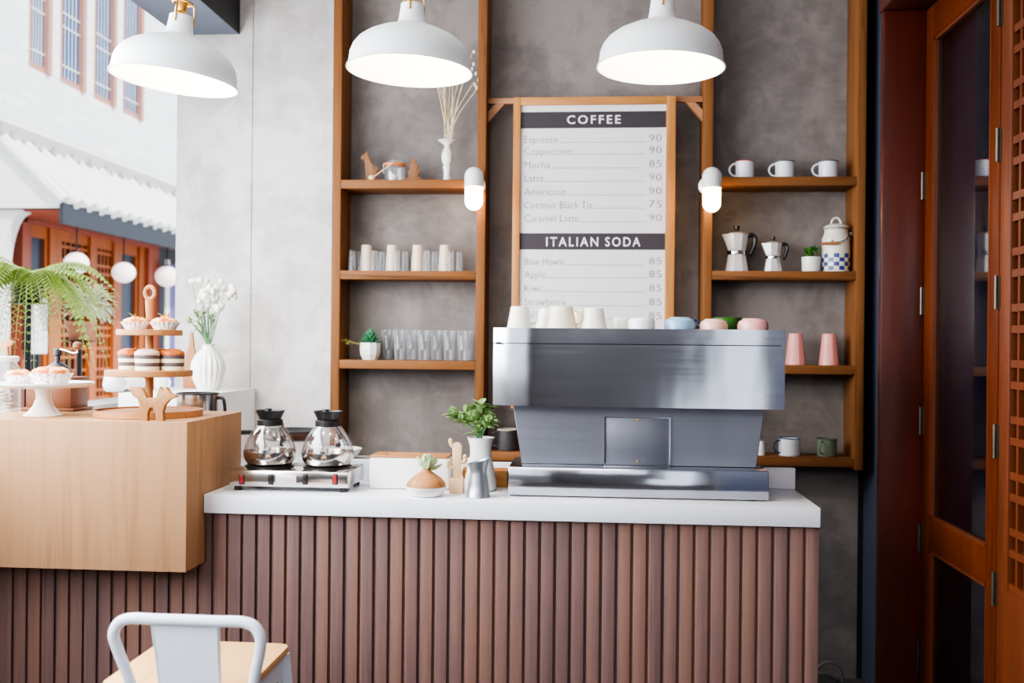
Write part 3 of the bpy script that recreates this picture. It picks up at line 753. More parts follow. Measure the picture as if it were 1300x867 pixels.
def carafe(sx, label):
    r = thing('coffee_carafe', label, 'carafe', (wxc+sx*.104, Yw0+.118, CTOP+WT+.0085), 0, 'glass carafes on the warmer')
    R = .0905
    body = [(.068, .0), (.078, .004), (.088, .022), (R, .043), (R*.985, .058), (.083, .08), (.072, .102), (.058, .122), (.046, .135), (.041, .141)]
    inn = [(rr-.0022, z+.0006) for rr, z in body][::-1]
    b = nb(); lathe(b, body[3:]+inn[:-3]+[body[3]], 48); mesh_obj('glass_bowl', b, M['carafeglass'], r)
    b = nb(); lathe(b, [(0, 0), (.066, 0), (.0785, .004), (.0888, .022), (R+.0012, .0435), (R+.0012, .048), (R-.001, .048), (R-.002, .043), (.086, .022), (.07, .006), (0, .005)], 48); mesh_obj('steel_bowl', b, M['chrome'], r)
    b = nb(); lathe(b, [(.042, .136), (.0445, .138), (.0445, .156), (.042, .158), (.039, .158), (.039, .136), (.042, .136)], 32); mesh_obj('neck_band', b, M['black'], r)
    b = nb(); lathe(b, [(0, .157), (.037, .157), (.040, .166), (.0505, .187), (.0515, .19), (.049, .19), (.036, .168), (0, .165)], 32)
    # pouring lip and handle
    mesh_obj('funnel_lid', b, M['black'], r)
    b = nb(); pts = smooth_path([(0, .04, .148), (.004, .075, .152), (.006, .11, .13), (.006, .125, .085), (.005, .118, .05)], 5); tube(b, pts, [.009]*len(pts), 8)
    mesh_obj('handle', b, M['black'], r)
    b = nb(); lathe(b, [(0, .186), (.013, .186), (.012, .196), (0, .197)], 14, (-.008, .0, 0)); mesh_obj('knob', b, M['black'], r)
    b = nb(); tube(b, [(-.006, -.035, .156), (-.006, -.039, .136), (-.006, -.052, .1), (-.006, -.05, .07)], .0055, 8); mesh_obj('dip_tube', b, M['jarglass'], r)
    return r
carafe(-1, 'glass coffee carafe with black funnel lid on the left hotplate by the oak box')
carafe(1, 'glass coffee carafe with black funnel lid on the right hotplate')

# pan on a stack of white bowls on the back counter ----------------------------
yb = 4.18
pc = at(372, 560, y=yb)
zb_ = 1.0305
ztp = at(368, 545, y=yb).z
hb_ = ztp-.043-zb_
b = nb(); lathe(b, shell([(.06, 0), (.066, .004), (.1, hb_*.5), (.118, hb_)], .005), 36)
solo('serving_bowl', b, M['ceramic'], 'white serving bowl under the shallow pan behind the coffee warmer', 'bowl', (pc.x, yb, zb_))
b = nb(); lathe(b, shell([(.06, 0), (.065, .003), (.09, .025), (.105, .05)], .005), 36)
solo('serving_bowl', b, M['ceramic'], 'white wide bowl on the back counter right of the pan', 'bowl', (at(430, 560, y=4.42).x, 4.42, zb_))
pr = thing('frying_pan', 'shallow dark pan with tan underside lying behind the coffee carafes', 'pan', (pc.x, yb, zb_+hb_+.0004))
b = nb(); lathe(b, shell([(.07, 0), (.078, .001), (.116, .034), (.124, .042)], .004), 40, midx=lambda i, k, zz: 1 if i in (1, 2) else 0); mesh_obj('pan_body', b, [M['blackmetal'], M['walnut']], pr)
b = nb(); tube(b, [(-.085, -.085, .034), (-.11, -.11, .038), (-.2, -.2, .044)], [.008, .01, .011], 8); mesh_obj('handle', b, M['black'], pr)

# ------------------------------------------------------------------ small things on the worktop
# napkin box
y0 = at(510, 621.5, z=CTOP).y
x0, x1 = at(467.5, 600, y=y0).x, at(570, 600, y=y0).x
nr = thing('napkin_box', 'white napkin box with slotted timber lid on the worktop', 'box', ((x0+x1)/2, y0+.065, CTOP))
hh = at(510, 581.5, y=y0).z-CTOP; w = (x1-x0)/2
b = nb(); box2(b, (-w, -.065, 0), (w, .065, hh), .012); mesh_obj('body', b, M['whitepaint'], nr)
b = nb(); box2(b, (-w+.006, -.058, hh+.0002), (w-.006, -.018, hh+.008), .002); box2(b, (-w+.006, .018, hh+.0002), (w-.006, .058, hh+.008), .002)
box2(b, (-w+.006, -.018, hh+.0002), (-w+.05, .018, hh+.008)); box2(b, (w-.05, -.018, hh+.0002), (w-.006, .018, hh+.008)); mesh_obj('lid', b, M['oak_x'], nr)
# squat two-tone succulent vase
yv = at(541, 632, z=CTOP).y+.045
m = mpp(541, yv); c = at(541, 620, y=yv)
sr = thing('succulent_vase', 'squat timber and white vase holding a pale succulent on the worktop', 'plant', (c.x, yv, CTOP))
b = nb(); lathe(b, [(0, 0), (.042, 0), (.056, .006), (.067, .024), (.0675, .032), (.0665, .0325), (0, .033)], 40); mesh_obj('vase_base', b, M['ceramic'], sr)
b = nb(); lathe(b, [(0, .0335), (.0665, .0335), (.064, .044), (.05, .06), (.03, .074), (.016, .084), (.0135, .09), (.009, .09), (.008, .08), (0, .08)], 40); mesh_obj('vase_top', b, M['oak_z'], sr)
b = nb(); R2 = random.Random(3)
for k in range(16):
    a = k*2.4; el = .35+.08*k if k < 14 else 1.35
    leaf(b, (.003*math.cos(a), .003*math.sin(a), .086+.001*k), (math.cos(a)*math.cos(el)+.25, math.sin(a)*math.cos(el)*.8, math.sin(el)), .056-.001*k, .027, cup=-.12, fat=.008)
mesh_obj('leaves', b, M['paleleaf'], sr)
# timber cactus
yc = at(581, 627, z=CTOP).y+.02
c = at(580, 620, y=yc); m = mpp(580, yc)
cr = thing('cactus_figure', 'small pale timber cactus figure beside the white jug on the worktop', 'figurine', (c.x, yc, CTOP))
mesh_obj('stand', box2(nb(), (-.024, -.018, 0), (.024, .018, .05), .003), M['palewood'], cr)
b = nb(); prism(b, [(-.012, .0505), (.012, .0505)] + [(.017*math.cos(t), .157+.017*math.sin(t)) for t in [PI*k/8 for k in range(9)]][0:9], .012, .003)
mesh_obj('trunk', b, M['palewood'], cr)
for pts in ([(-.014, 0, .085), (-.028, 0, .088), (-.03, 0, .108)], [(.015, 0, .105), (.027, 0, .11), (.027, 0, .126)], [(-.014, 0, .16), (-.021, 0, .168), (-.023, 0, .18)]):
    b = nb(); tube(b, smooth_path(pts, 4), .0075, 8); ball(b, pts[-1], .0076, 10, 8); mesh_obj('arm', b, M['palewood'], cr)
# galvanised jug
yj = at(607, 633, z=CTOP).y+.036
c = at(607, 620, y=yj); m = mpp(607, yj)
jr = thing('metal_jug', 'small grey galvanised metal jug with slanted rim in front of the white jug', 'jug', (c.x, yj, CTOP))
H_ = .128
b = nb()
prof = [(.041, 0), (.041, .005), (.038, .009), (.035, .04), (.0285, .078), (.0285, .09), (.033, .108), (.0365, .118), (.037, .12)]
def slant(a, i, z): return 1
lathe(b, shell(prof, .0018), 36)
for v in b.verts:
    if v.co.z > .09: v.co.z += (v.co.x/.038)*.011*((v.co.z-.09)/.03)
mesh_obj('body', b, M['galv'], jr)
# white jug with leaves
yv = 3.46
c = at(610, 610, y=yv); m = mpp(610, yv)
hv = at(610, 555, y=yv).z-CTOP
vr = thing('white_jug', 'tall white jug holding leafy green sprigs on the worktop', 'vase', (c.x, yv, CTOP))
b = nb(); r = m
lathe(b, shell([(18*r, 0), (20.5*r, .006), (20*r, hv*.2), (16.5*r, hv*.45), (13.4*r, hv*.68), (13.6*r, hv*.82), (16*r, hv*.95), (17.5*r, hv)], .003), 40); mesh_obj('body', b, M['ceramic'], vr)
b = nb(); tube(b, smooth_path([(-13*r, 0, hv*.6), (-21*r, -.005, hv*.5), (-25*r, -.008, hv*.3), (-19*r, -.005, hv*.12)], 5), .005, 8); mesh_obj('handle', b, M['ceramic'], vr)
stems = [(-46, -36), (-34, -30), (-14, -44), (0, -52), (12, -46), (6, -30), (-8, -26), (18, -30), (-22, -38)]
bs = nb(); bl = nb(); R2 = random.Random(5)
for (dx, dy) in stems:
    tip = Vector((dx*.82*r, R2.uniform(-.03, .03), hv - dy*.8*r)); root_ = Vector((R2.uniform(-.006, .006), R2.uniform(-.006, .006), hv-.05))
    pts = smooth_path([root_, Vector((tip.x*.25, tip.y*.3, hv+.02)), tip], 5); tube(bs, pts, .0022, 6)
    d = (pts[-1]-pts[-3]).normalized()
    for j in range(20):
        a = j*2.4; t = R2.uniform(.0, 1)
        s1 = d.orthogonal().normalized(); s2 = d.cross(s1)
        dr = d*R2.uniform(.35, .9) + (s1*math.cos(a)+s2*math.sin(a))*.75
        leaf(bl, tip - d*.045*(1-t), dr, R2.uniform(.026, .04), R2.uniform(.024, .034), cup=.05)
for (dx, dz, L) in ((-18, 6, .05), (22, 26, .05), (-6, 4, .045)):
    leaf(bl, (dx*.3*r, -.015, hv+dz*r*.6), (dx*r*2, -.03, .03), L, .022, cup=.3)
mesh_obj('stems', bs, M['stem'], vr); mesh_obj('leaves', bl, M['leaf'], vr)
# shallow timber tray at the back
y0 = 3.53; x0, x1 = at(566, 600, y=y0).x, at(644, 600, y=y0).x; zt = at(600, 597, y=y0).z-CTOP
tr_ = thing('timber_tray', 'light timber tray standing at the back of the worktop behind the jugs', 'tray', ((x0+x1)/2, y0, CTOP))
w = (x1-x0)/2
mesh_obj('base', box2(nb(), (-w+.008, .008, 0), (w-.008, .082, .008)), M['pine_x'], tr_)
b = nb(); box2(b, (-w, 0, 0), (w, .008, zt), .001); box2(b, (-w, .082, 0), (w, .09, zt), .001); box2(b, (-w, .008, 0), (-w+.008, .082, zt)); box2(b, (w-.008, .008, 0), (w, .082, zt))
mesh_obj('rim', b, M['pine_x'], tr_)

# ================================================================== THINGS ON THE SHELVES
YS = 4.69
def pos(px, Y=YS): return at(px, 400, y=Y).x
mp = mpp(760, YS)
# upper left shelf
def silhouette(name, poly, px, z, scale, thick, mat, label, cat, group=None, Y=YS, mirror=False):
    b = nb(); prism(b, [((-x if mirror else x)*scale, y*scale) for x, y in poly], thick, .0012)
    return solo(name, b, mat, label, cat, (pos(px, Y), Y, z+.0005), group)
ml = mpp(515, YS)
llama = thing('llama_figure', 'brown timber llama figurine on the upper left shelf', 'figurine', (pos(468), YS, zL1+.0003))
b = nb(); prism(b, [(x*ml, z*ml) for x, z in [(-4, 0), (-1.5, 0), (-1, 9), (3, 10), (5, 0), (8, 0), (8.5, 12), (11, 18), (4, 22), (1, 27), (-1, 33), (-3, 38), (-5, 41), (-6, 37), (-11, 34), (-12, 30), (-7, 29), (-6, 16)]], .012, .001)
mesh_obj('body', b, M['toydark'], llama)
# jar with orange ring and a spoon
jr = thing('swing_top_jar', 'small glass jar with orange rubber ring between the timber figures', 'jar', (pos(500), YS, zL1+.0003))
R_ = 13.5*ml; hj = 24*ml
b = nb(); lathe(b, shell([(R_*.9, 0), (R_, .004), (R_*1.02, hj*.35), (R_, hj*.7), (R_*.93, hj*.82), (R_*.93, hj*.86)], .0025), 32); mesh_obj('glass', b, M['jarglass'], jr)
b = nb(); lathe(b, [(0, hj*.84), (R_*.97, hj*.86), (R_*1.0, hj*.92), (R_*.97, hj*.98), (0, hj*.98)], 32); mesh_obj('rubber_ring', b, M['orangeseal'], jr)
b = nb(); lathe(b, [(0, hj*1.0), (R_*.9, hj), (R_*.85, hj*1.1), (0, hj*1.14)], 32); mesh_obj('lid', b, M['jarglass'], jr)
b = nb(); tube(b, [(-R_*1.1, 0, hj*.5), (-R_*1.15, 0, hj*1.0), (-R_*.3, 0, hj*1.2), (R_*.7, 0, hj*1.1)], .0016, 6); mesh_obj('clasp', b, M['chrome'], jr)
sp = thing('honey_spoon', 'small timber spoon leaning across the front of the glass jar', 'spoon', (pos(483, YS-.058), YS-.058, zL1))
b = nb(); a0 = Vector((-12*ml, 0, .014)); a1 = Vector((15*ml, -.004, 23*ml)); tube(b, [a0, a1], .0026, 8); mesh_obj('stick', b, M['palewood'], sp)
b = nb(); ball(b, a0+Vector((-.004, 0, .0)), (.016, .01, .0135), 14, 10); mesh_obj('bowl', b, M['palewood'], sp)
silhouette('pine_tree_figure', [(-9, 0), (9, 0), (10, 6), (5.5, 8), (8.5, 13), (8, 15), (4, 16.5), (6, 21), (5.5, 23), (2.5, 24), (3.2, 28), (0, 31), (-3.2, 28), (-2.5, 24), (-5.5, 23), (-6, 21), (-4, 16.5), (-8, 15), (-8.5, 13), (-5.5, 8), (-10, 6)], 523.5, zL1, ml, .012, M['toydark'], 'brown timber fir tree figurine right of the glass jar', 'figurine')
# candlestick vase with dried stems
vr = thing('candlestick_vase', 'white turned candlestick vase with dry stems on the upper left shelf', 'vase', (pos(566, YS), YS, zL1))
hv = 53*ml
b = nb(); lathe(b, [(0, 0), (13*ml, 0), (13.5*ml, .004), (12*ml, .007), (5*ml, .012), (4.2*ml, .03), (4.6*ml, hv*.3), (6*ml, hv*.36), (4.4*ml, hv*.4), (7*ml, hv*.52), (7.6*ml, hv*.62), (6*ml, hv*.74), (3.4*ml, hv*.84), (4.5*ml, hv*.9), (10*ml, hv*.97), (12.5*ml, hv), (11*ml, hv), (5*ml, hv*.95), (0, hv*.93)], 36)
mesh_obj('body', b, M['ceramic'], vr)
b = nb(); R2 = random.Random(9); tips = [(-26, 112), (-22, 104), (-18, 120), (-12, 95), (-7, 100), (-3, 75), (3, 90), (16, 100), (20, 92), (30, 95), (34, 72), (-15, 80), (10, 110), (36, 62), (31, 112)]
for k, (dx, dz) in enumerate(tips):
    base_ = Vector((R2.uniform(-5, 6)*ml, R2.uniform(-.008, .008), hv-.006)); tip = Vector((dx*ml, R2.uniform(-.05, .03), hv+dz*ml))
    mid = (base_+tip)/2 + Vector((-dx*.1*ml, 0, .01)); tube(b, smooth_path([base_, mid, tip], 4), [.0022]*5+[.0016]*4, 6)
mesh_obj('dry_stems', b, M['straw'], vr)
b = nb(); R2 = random.Random(9)
for k, (dx, dz) in enumerate(tips):
    R2.uniform(-5, 6); R2.uniform(0, 1); y_ = 0
ball(b, (33*ml, 0, hv+112*ml), .0085, 10, 8)
for dx, dz in ((32, 96), (35, 84), (38, 76), (36, 66), (30, 90), (34, 70)): ball(b, (dx*ml+.002, -.004, hv+dz*ml), (.006, .005, .01), 8, 6)
mesh_obj('seed_heads', b, M['cotton'], vr)

# second shelf: clear tumblers upside down and beige cups
def tumbler_prof(h, rb, rt):      # upright, thick foot and waist ring
    return shell([(rb, 0), (rb*1.02, .003), (rb*1.1, h*.3), (rb*1.22, h*.38), (rb*1.14, h*.42), (rt*.98, h*.9), (rt, h)], .0026)
h2 = 26.3*ml
g0 = None
slots = [(446.5, 0), (455.5, 1), (475, 0), (484, 1), (503, 0), (513.5, 1), (541, 0), (551, 1), (571.5, 0), (582.5, 1)]
wherel = ['in front at the left end of the glasses', 'behind, next to the leftmost glass', 'in front right of the first beige cup', 'behind, between the first two beige cups',
          'in front of the second beige cup', 'behind, just right of the second beige cup', 'in front right of the third beige cup', 'behind, between the third and fourth beige cups',
          'in front of the fourth beige cup', 'behind at the right end of the glasses']
for k, (px, bk) in enumerate(slots):
    Y = YS-.03 if not bk else YS+.03
    loc = (pos(px, Y), Y, zL2+.0003); lab = 'small upturned clear tumbler, '+wherel[k]
    if g0 is None:
        g0 = thing('shot_tumbler', lab, 'glass', loc, 0, 'small tumblers on the middle left shelf')
        b = nb(); lathe(b, flip(tumbler_prof(h2, .0138, .0185)), 20, rfun=lambda a, i, z: 1+.015*math.cos(9*a)); mesh_obj('tumbler', b, M['glass'], g0)
    else: dup(g0, loc, lab)
g1 = None
for k, px in enumerate((464.5, 497, 529.5, 564)):
    lab = 'tall beige cup upside down among the small tumblers, '+['leftmost of the four', 'second from the left', 'third from the left', 'rightmost of the four'][k]
    loc = (pos(px, YS+.028), YS+.028, zL2+.0003)
    if g1 is None:
        g1 = thing('beige_cup', lab, 'cup', loc, 0, 'beige cups on the middle left shelf')
        b = nb(); lathe(b, flip(shell([(.0225, 0), (.0235, .002), (.0262, .05), (.0285, .052), (.0305, .122), (.032, .1295)], .0025)), 20, rfun=lambda a, i, z: 1+.012*math.cos(10*a)); mesh_obj('body', b, M['beigecup'], g1)
    else: dup(g1, loc, lab)

# third shelf: faceted pot with succulent, tall tumblers
sr = thing('succulent_pot', 'white faceted pot with blue green succulent on the lower left shelf', 'plant', (pos(471), YS-.01, zL3+.0003))
hp = 21.5*ml; rp = 12.8*ml
b = nb(); lathe(b, shell([(rp*.72, 0), (rp*.95, hp*.3), (rp*1.02, hp*.65), (rp, hp)], .004), 9)
mesh_obj('pot', b, M['ceramic'], sr, smooth=False)
b = nb(); lathe(b, [(0, hp*.85), (rp*.9, hp*.85)], 16); mesh_obj('soil', b, M['walnut'], sr)
b = nb(); R2 = random.Random(4)
for j in range(7):
    for k in range(9):
        a = k*2*PI/9+j*.4; el = .1+j*.2; rad = 15.5*ml*(1-j*.09)
        leaf(b, (.0, 0, hp*.9+j*.0085), (math.cos(a)*math.cos(el), math.sin(a)*math.cos(el), math.sin(el)), rad, .0155, cup=-.2, fat=.004)
mesh_obj('leaves', b, M['sageleaf'], sr)
b = nb(); tube(b, smooth_path([(0, -.01, hp*.8), (-.06, -.03, hp*.95), (-.11, -.04, hp*1.12), (-.145, -.045, hp*1.13)], 5), .0025, 6)
for k in range(34):
    t = R2.uniform(.0, 1); p = Vector((-.085-.07*t, -.035-.012*t, hp*(1.05+.09*t))); leaf(b, p, (R2.uniform(-1, .4), R2.uniform(-.6, .6), R2.uniform(-.6, .9)), .018, .008)
mesh_obj('side_sprig', b, M['olive'], sr)
h3 = 38*ml; g2 = None
slots = [(492.5, 1), (507.5, 0), (523, 1), (538, 0), (554.5, 1), (570.5, 0), (588.5, 0), (594, 1)]
names3 = ['back row, next to the succulent', 'front row, second along from the succulent', 'back row between the first two front glasses', 'front row, middle one', 'back row between the middle front glasses', 'front row, second from the right end', 'front row at the right end', 'back row at the right end by the upright']
for k, (px, bk) in enumerate(slots):
    Y = YS-.035 if not bk else YS+.04
    loc = (pos(px, Y), Y, zL3+.0003); lab = 'tall clear tumbler, '+names3[k]
    if g2 is None:
        g2 = thing('tall_tumbler', lab, 'glass', loc, 0, 'tall tumblers on the lower left shelf')
        b = nb(); lathe(b, tumbler_prof(h3, .0215, .031), 27, rfun=lambda a, i, z: 1+.006*math.cos(9*a)); mesh_obj('tumbler', b, M['glass'], g2)
    else: dup(g2, loc, lab)

# right bay, upper shelf: enamel mugs
def mug(px0, px1, zs, hpx, mat, rim, label, group, hdir=PI*0, hmat=None, Y=YS-.02, side=-1):
    m_ = mpp((px0+px1)/2, Y); r = (px1-px0)/2*m_; h = hpx*m_
    t = thing('enamel_mug', label, 'mug', (pos((px0+px1)/2, Y), Y, zs+.0003), 0, group)
    b = nb(); lathe(b, shell([(r*.93, 0), (r*.985, .003), (r, h*.1), (r, h-.003)], .0022), 32); mesh_obj('body', b, mat, t)
    b = nb(); tube(b, [(r*math.cos(2*PI*k/32), r*math.sin(2*PI*k/32), h-.0015) for k in range(33)], .0026, 6, False); mesh_obj('rim', b, rim, t)
    b = nb(); q = Quaternion((0, 0, 1), hdir).to_matrix(); tube(b, [q @ v for v in handle_pts(r*.97, h*.52, r*.72, h*.7, 12, side)], .0042, 8); mesh_obj('handle', b, hmat or mat, t)
    return t
gm = 'white enamel mugs on the upper right shelf'
mug(932.3, 955, zR1, 22.5, M['enamel'], M['redrim'], 'white enamel mug with red rim, leftmost on the upper right shelf', gm)
mug(982.8, 1006, zR1, 22, M['enamel'], M['darkrim'], 'white enamel mug with dark rim in the middle of the upper right shelf', gm)
mug(1038, 1061.5, zR1, 22, M['enamel'], M['darkrim'], 'white enamel mug with dark rim nearest the dark wall', gm)
gl = 'enamel mugs on the lowest right shelf'
mug(990.5, 1017, zR4, 22.5, M['enamel'], M['navyrim'], 'white enamel mug with blue rim and handle on the lowest right shelf', gl, .35, M['navyrim'])
mug(1039, 1063.5, zR4, 22.5, M['sage'], M['darkrim'], 'sage green enamel mug on the lowest right shelf', gl, .9)
mug(633, 658, zR4, 27, M['charcoal'], M['beigecup'], 'charcoal mug with pale rim on the lowest shelf left of the machine', 'enamel mugs on the lowest right shelf', 0)
mr_ = mpp(968, YS)
sh = thing('shaker_bottle', 'slim white shaker bottle on the lowest right shelf beside the machine', 'bottle', (pos(968.3, YS-.02), YS-.02, zR4+.0003))
b = nb(); lathe(b, [(0, 0), (4.4*mr_, 0), (4.2*mr_, .01), (3.2*mr_, 17*mr_), (2.8*mr_, 18*mr_), (0, 18*mr_)], 20); mesh_obj('body', b, M['enamel'], sh)
b = nb(); lathe(b, [(0, 18.05*mr_), (3.6*mr_, 18.05*mr_), (3.6*mr_, 21*mr_), (0, 21.5*mr_)], 20); mesh_obj('lid', b, M['chrome'], sh)

# moka pots
def moka(px, s, label, Y=YS-.01):
    t = thing('moka_pot', label, 'moka pot', (pos(px, Y), Y, zR2+.0003), 0, 'moka pots on the middle right shelf')
    m_ = mpp(px, Y)*s
    def oct_(prof): b = nb(); lathe(b, prof, 8, rot=Quaternion((0, 0, 1), PI/8).to_matrix()); return b
    mesh_obj('boiler', oct_([(0, 0), (16*m_, 0), (16*m_, 1*m_), (12*m_, 23*m_), (0, 23*m_)]), M['alu'], t, smooth=False)
    b = nb(); lathe(b, [(0, 23*m_), (12.4*m_, 23*m_), (12.6*m_, 24*m_), (12.6*m_, 27*m_), (12.4*m_, 28*m_), (0, 28*m_)], 28); mesh_obj('collar', b, M['chrome'], t)
    bj = oct_([(0, 28.1*m_), (11.8*m_, 28.1*m_), (12.5*m_, 30*m_), (15.5*m_, 50*m_), (14.5*m_, 50.8*m_), (0, 50.8*m_)])
    for v in bj.verts:                                     # spout at the left
        if v.co.z > 42*m_ and v.co.x < -8*m_ and abs(v.co.y) < 9*m_: v.co.x -= 5.5*m_*((v.co.z-42*m_)/(8*m_)); v.co.y *= .35
    mesh_obj('jug', bj, M['alu'], t, smooth=False)
    mesh_obj('lid', oct_([(0, 50.9*m_), (14*m_, 50.9*m_), (10*m_, 52.6*m_), (0, 54*m_)]), M['alu'], t, smooth=False)
    b = nb(); lathe(b, [(0, 54*m_), (2.2*m_, 54*m_), (2.2*m_, 56*m_), (4*m_, 58*m_), (4*m_, 62*m_), (0, 62*m_)], 10); mesh_obj('knob', b, M['black'], t)
    b = nb(); pts = smooth_path([(14*m_, 0, 47*m_), (19*m_, 0, 50*m_), (24*m_, 0, 46*m_), (23.5*m_, 0, 36*m_), (19*m_, 0, 25*m_), (17*m_, 0, 23*m_)], 5)
    tube(b, pts, [3.1*m_]*(len(pts)-3)+[2.6*m_, 2*m_, 1.5*m_], 8); mesh_obj('handle', b, M['black'], t)
    return t
moka(934.3, .94, 'larger aluminium moka pot on the middle right shelf')
moka(980.5, .72, 'smaller aluminium moka pot between the larger one and the potted herb')
# herb pot
m_ = mpp(1028, YS)
hr = thing('potted_herb', 'small green plant in a white pot beside the moka pots', 'plant', (pos(1028.5), YS-.01, zR2+.0003))
b = nb(); lathe(b, shell([(10.5*m_, 0), (11*m_, .004), (11.8*m_, 18.8*m_), (11.8*m_, 19*m_)], .004), 28); mesh_obj('pot', b, M['ceramic'], hr)
b = nb(); lathe(b, [(0, 16*m_), (10.5*m_, 16*m_)], 16); mesh_obj('soil', b, M['walnut'], hr)
b = nb(); R2 = random.Random(12)
for k in range(60):
    a = R2.uniform(0, 2*PI); el = R2.uniform(.6, 1.4); rr_ = R2.uniform(0, 7)*m_
    leaf(b, (rr_*math.cos(a), rr_*math.sin(a), 17*m_+R2.uniform(0, 11)*m_), (math.cos(a)*math.cos(el), math.sin(a)*math.cos(el), math.sin(el)), R2.uniform(.024, .033), .015, cup=.2)
mesh_obj('leaves', b, M['herb'], hr)
# patterned milk can
m_ = mpp(1060, YS)
can = thing('milk_can', 'cream enamel milk can with blue checked band and timber bail handle', 'can', (pos(1060.5, YS-.005), YS-.005, zR2+.0003))
def canidx(i, k, z):
    zz = z/m_
    if 2 < zz < 23:
        row = int((zz-2)/5.25); return 1 if (k//2+row) % 2 == 0 else 0
    if 35 < zz < 40: return 1 if k % 8 == 5 else 0
    return 0
prof = [(0, 0), (16.6*m_, 0), (17.2*m_, 2*m_)] + [(17.4*m_, (2+5.25*k)*m_) for k in range(1, 5)] + [(17.3*m_, 35*m_), (17.3*m_, 40*m_), (17*m_, 43*m_), (14.8*m_, 48*m_), (14.2*m_, 53*m_), (15.4*m_, 54.5*m_), (15*m_, 54.6*m_), (0, 54.6*m_)]
b = nb(); lathe(b, prof, 32, midx=canidx); mesh_obj('body', b, [M['cream'], M['bluetile']], can, ang=60)
b = nb(); lathe(b, [(0, 54.8*m_), (16.2*m_, 54.8*m_), (16.2*m_, 56.3*m_), (13*m_, 59.5*m_), (6*m_, 61.5*m_), (0, 62*m_)], 32); lid = mesh_obj('lid', b, M['cream'], can)
b = nb(); tube(b, [Vector((6*m_*math.cos(t), 0, 60.8*m_+8.5*m_*math.sin(t))) for t in [PI*k/10 for k in range(11)]], 1.5*m_, 8); mesh_obj('grip', b, M['cream'], lid)
b = nb(); tube(b, [(16.2*m_*math.cos(2*PI*k/32), 16.2*m_*math.sin(2*PI*k/32), 55.2*m_) for k in range(33)], .6*m_, 6, False); mesh_obj('rim_line', b, M['darkrim'], lid)
b = nb(); tube(b, smooth_path([(15*m_, -4*m_, 49*m_), (9*m_, -17.5*m_, 41*m_), (-2*m_, -19*m_, 36*m_)], 5), .6*m_, 6); tube(b, [(15.5*m_, -2*m_, 49*m_), (18*m_, -3*m_, 50*m_), (18*m_, -3*m_, 47*m_)], 1.2*m_, 6); bail = mesh_obj('bail', b, M['darkrim'], can)
b = nb(); tube(b, [(-22*m_, -19*m_, 34.5*m_), (-1*m_, -19*m_, 35.6*m_)], 2.1*m_, 10); mesh_obj('grip', b, M['oak_x'], bail)
# pink ribbed tumblers
m_ = mpp(1030, YS); g3 = None
for px, lab in ((1010.4, 'pink glazed tumbler upside down on the shelf right beside the machine'), (1053, 'pink glazed tumbler upside down nearer the right upright')):
    loc = (pos(px, YS-.01), YS-.01, zR3+.0003)
    if g3 is None:
        g3 = thing('pink_tumbler', lab, 'tumbler', loc, 0, 'pink tumblers on the right shelf')
        b = nb(); lathe(b, flip(shell([(8.3*m_, 0), (8.8*m_, 1*m_), (11*m_, 24*m_), (11.3*m_, 25*m_), (12.6*m_, 38*m_), (12.8*m_, 39.5*m_)], .003)), 18, rfun=lambda a, i, z: 1+.012*math.cos(9*a)); mesh_obj('body', b, M['pink'], g3, ang=12)
    else: dup(g3, loc, lab)

# ================================================================== THINGS ON THE OAK BOX
ZB = zbt + .0004
# three-tier stand ------------------------------------------------------------
yt = 3.335; m = mpp(189, yt)
ts = thing('tiered_stand', 'light timber three tier cake stand with loop handle on the oak box', 'stand', (at(189, 520, y=yt).x, yt, ZB))
def zat(py, px=189, Y=yt): return at(px, py, y=Y).z - ZB
z1, z2 = zat(469.5), zat(418.5)
def disc(r, z, t, c=(0, 0)):
    b = nb(); lathe(b, [(0, z-t), (r-.002, z-t), (r, z-t+.002), (r, z-.002), (r-.002, z), (0, z)], 56, (c[0], c[1], 0)); return b
b = nb(); lathe(b, [(0, 0), (66*m-.002, 0), (66*m, .002), (66*m, .022), (66*m-.008, .022), (66*m-.008, .016), (0, .016)], 60); mesh_obj('base_tray', b, M['oak_x'], ts)
mesh_obj('tier', disc(53*m, z1, .021), M['oak_x'], ts); mesh_obj('tier', disc(40*m, z2, .02), M['oak_x'], ts)
b = nb(); lathe(b, [(0, .0165), (.0135, .0165), (.0135, z1-.0215), (0, z1-.0215)], 18); lathe(b, [(0, z1+.0005), (.0135, z1+.0005), (.0135, z2-.0205), (0, z2-.0205)], 18); mesh_obj('post', b, M['oak_z'], ts)
zh = zat(363)
hp_ = [(-.012, z2+.0005), (.012, z2+.0005), (.012, z2+.05), (.022, z2+.085)]
n = 14; cy_ = zh-.024
hp_ += [(.0235*math.cos(t), cy_+.0235*math.sin(t)) for t in [PI*k/n for k in range(n+1)]] + [(-.022, z2+.085), (-.012, z2+.05)]
b = nb()
ring_o = [Vector((.017*math.cos(2*PI*k/28), 0, cy_+.021*math.sin(2*PI*k/28))) for k in range(29)]
tube(b, ring_o, .0075, 8, False)
pts = [Vector((0, 0, z2+.0005)), Vector((0, 0, z2+.02)), Vector((0, 0, z2+.05)), Vector((0, 0, cy_-.024))]
tube(b, pts, [.013, .0125, .0125, .016], 14)
mesh_obj('handle', b, M['oak_z'], ts)

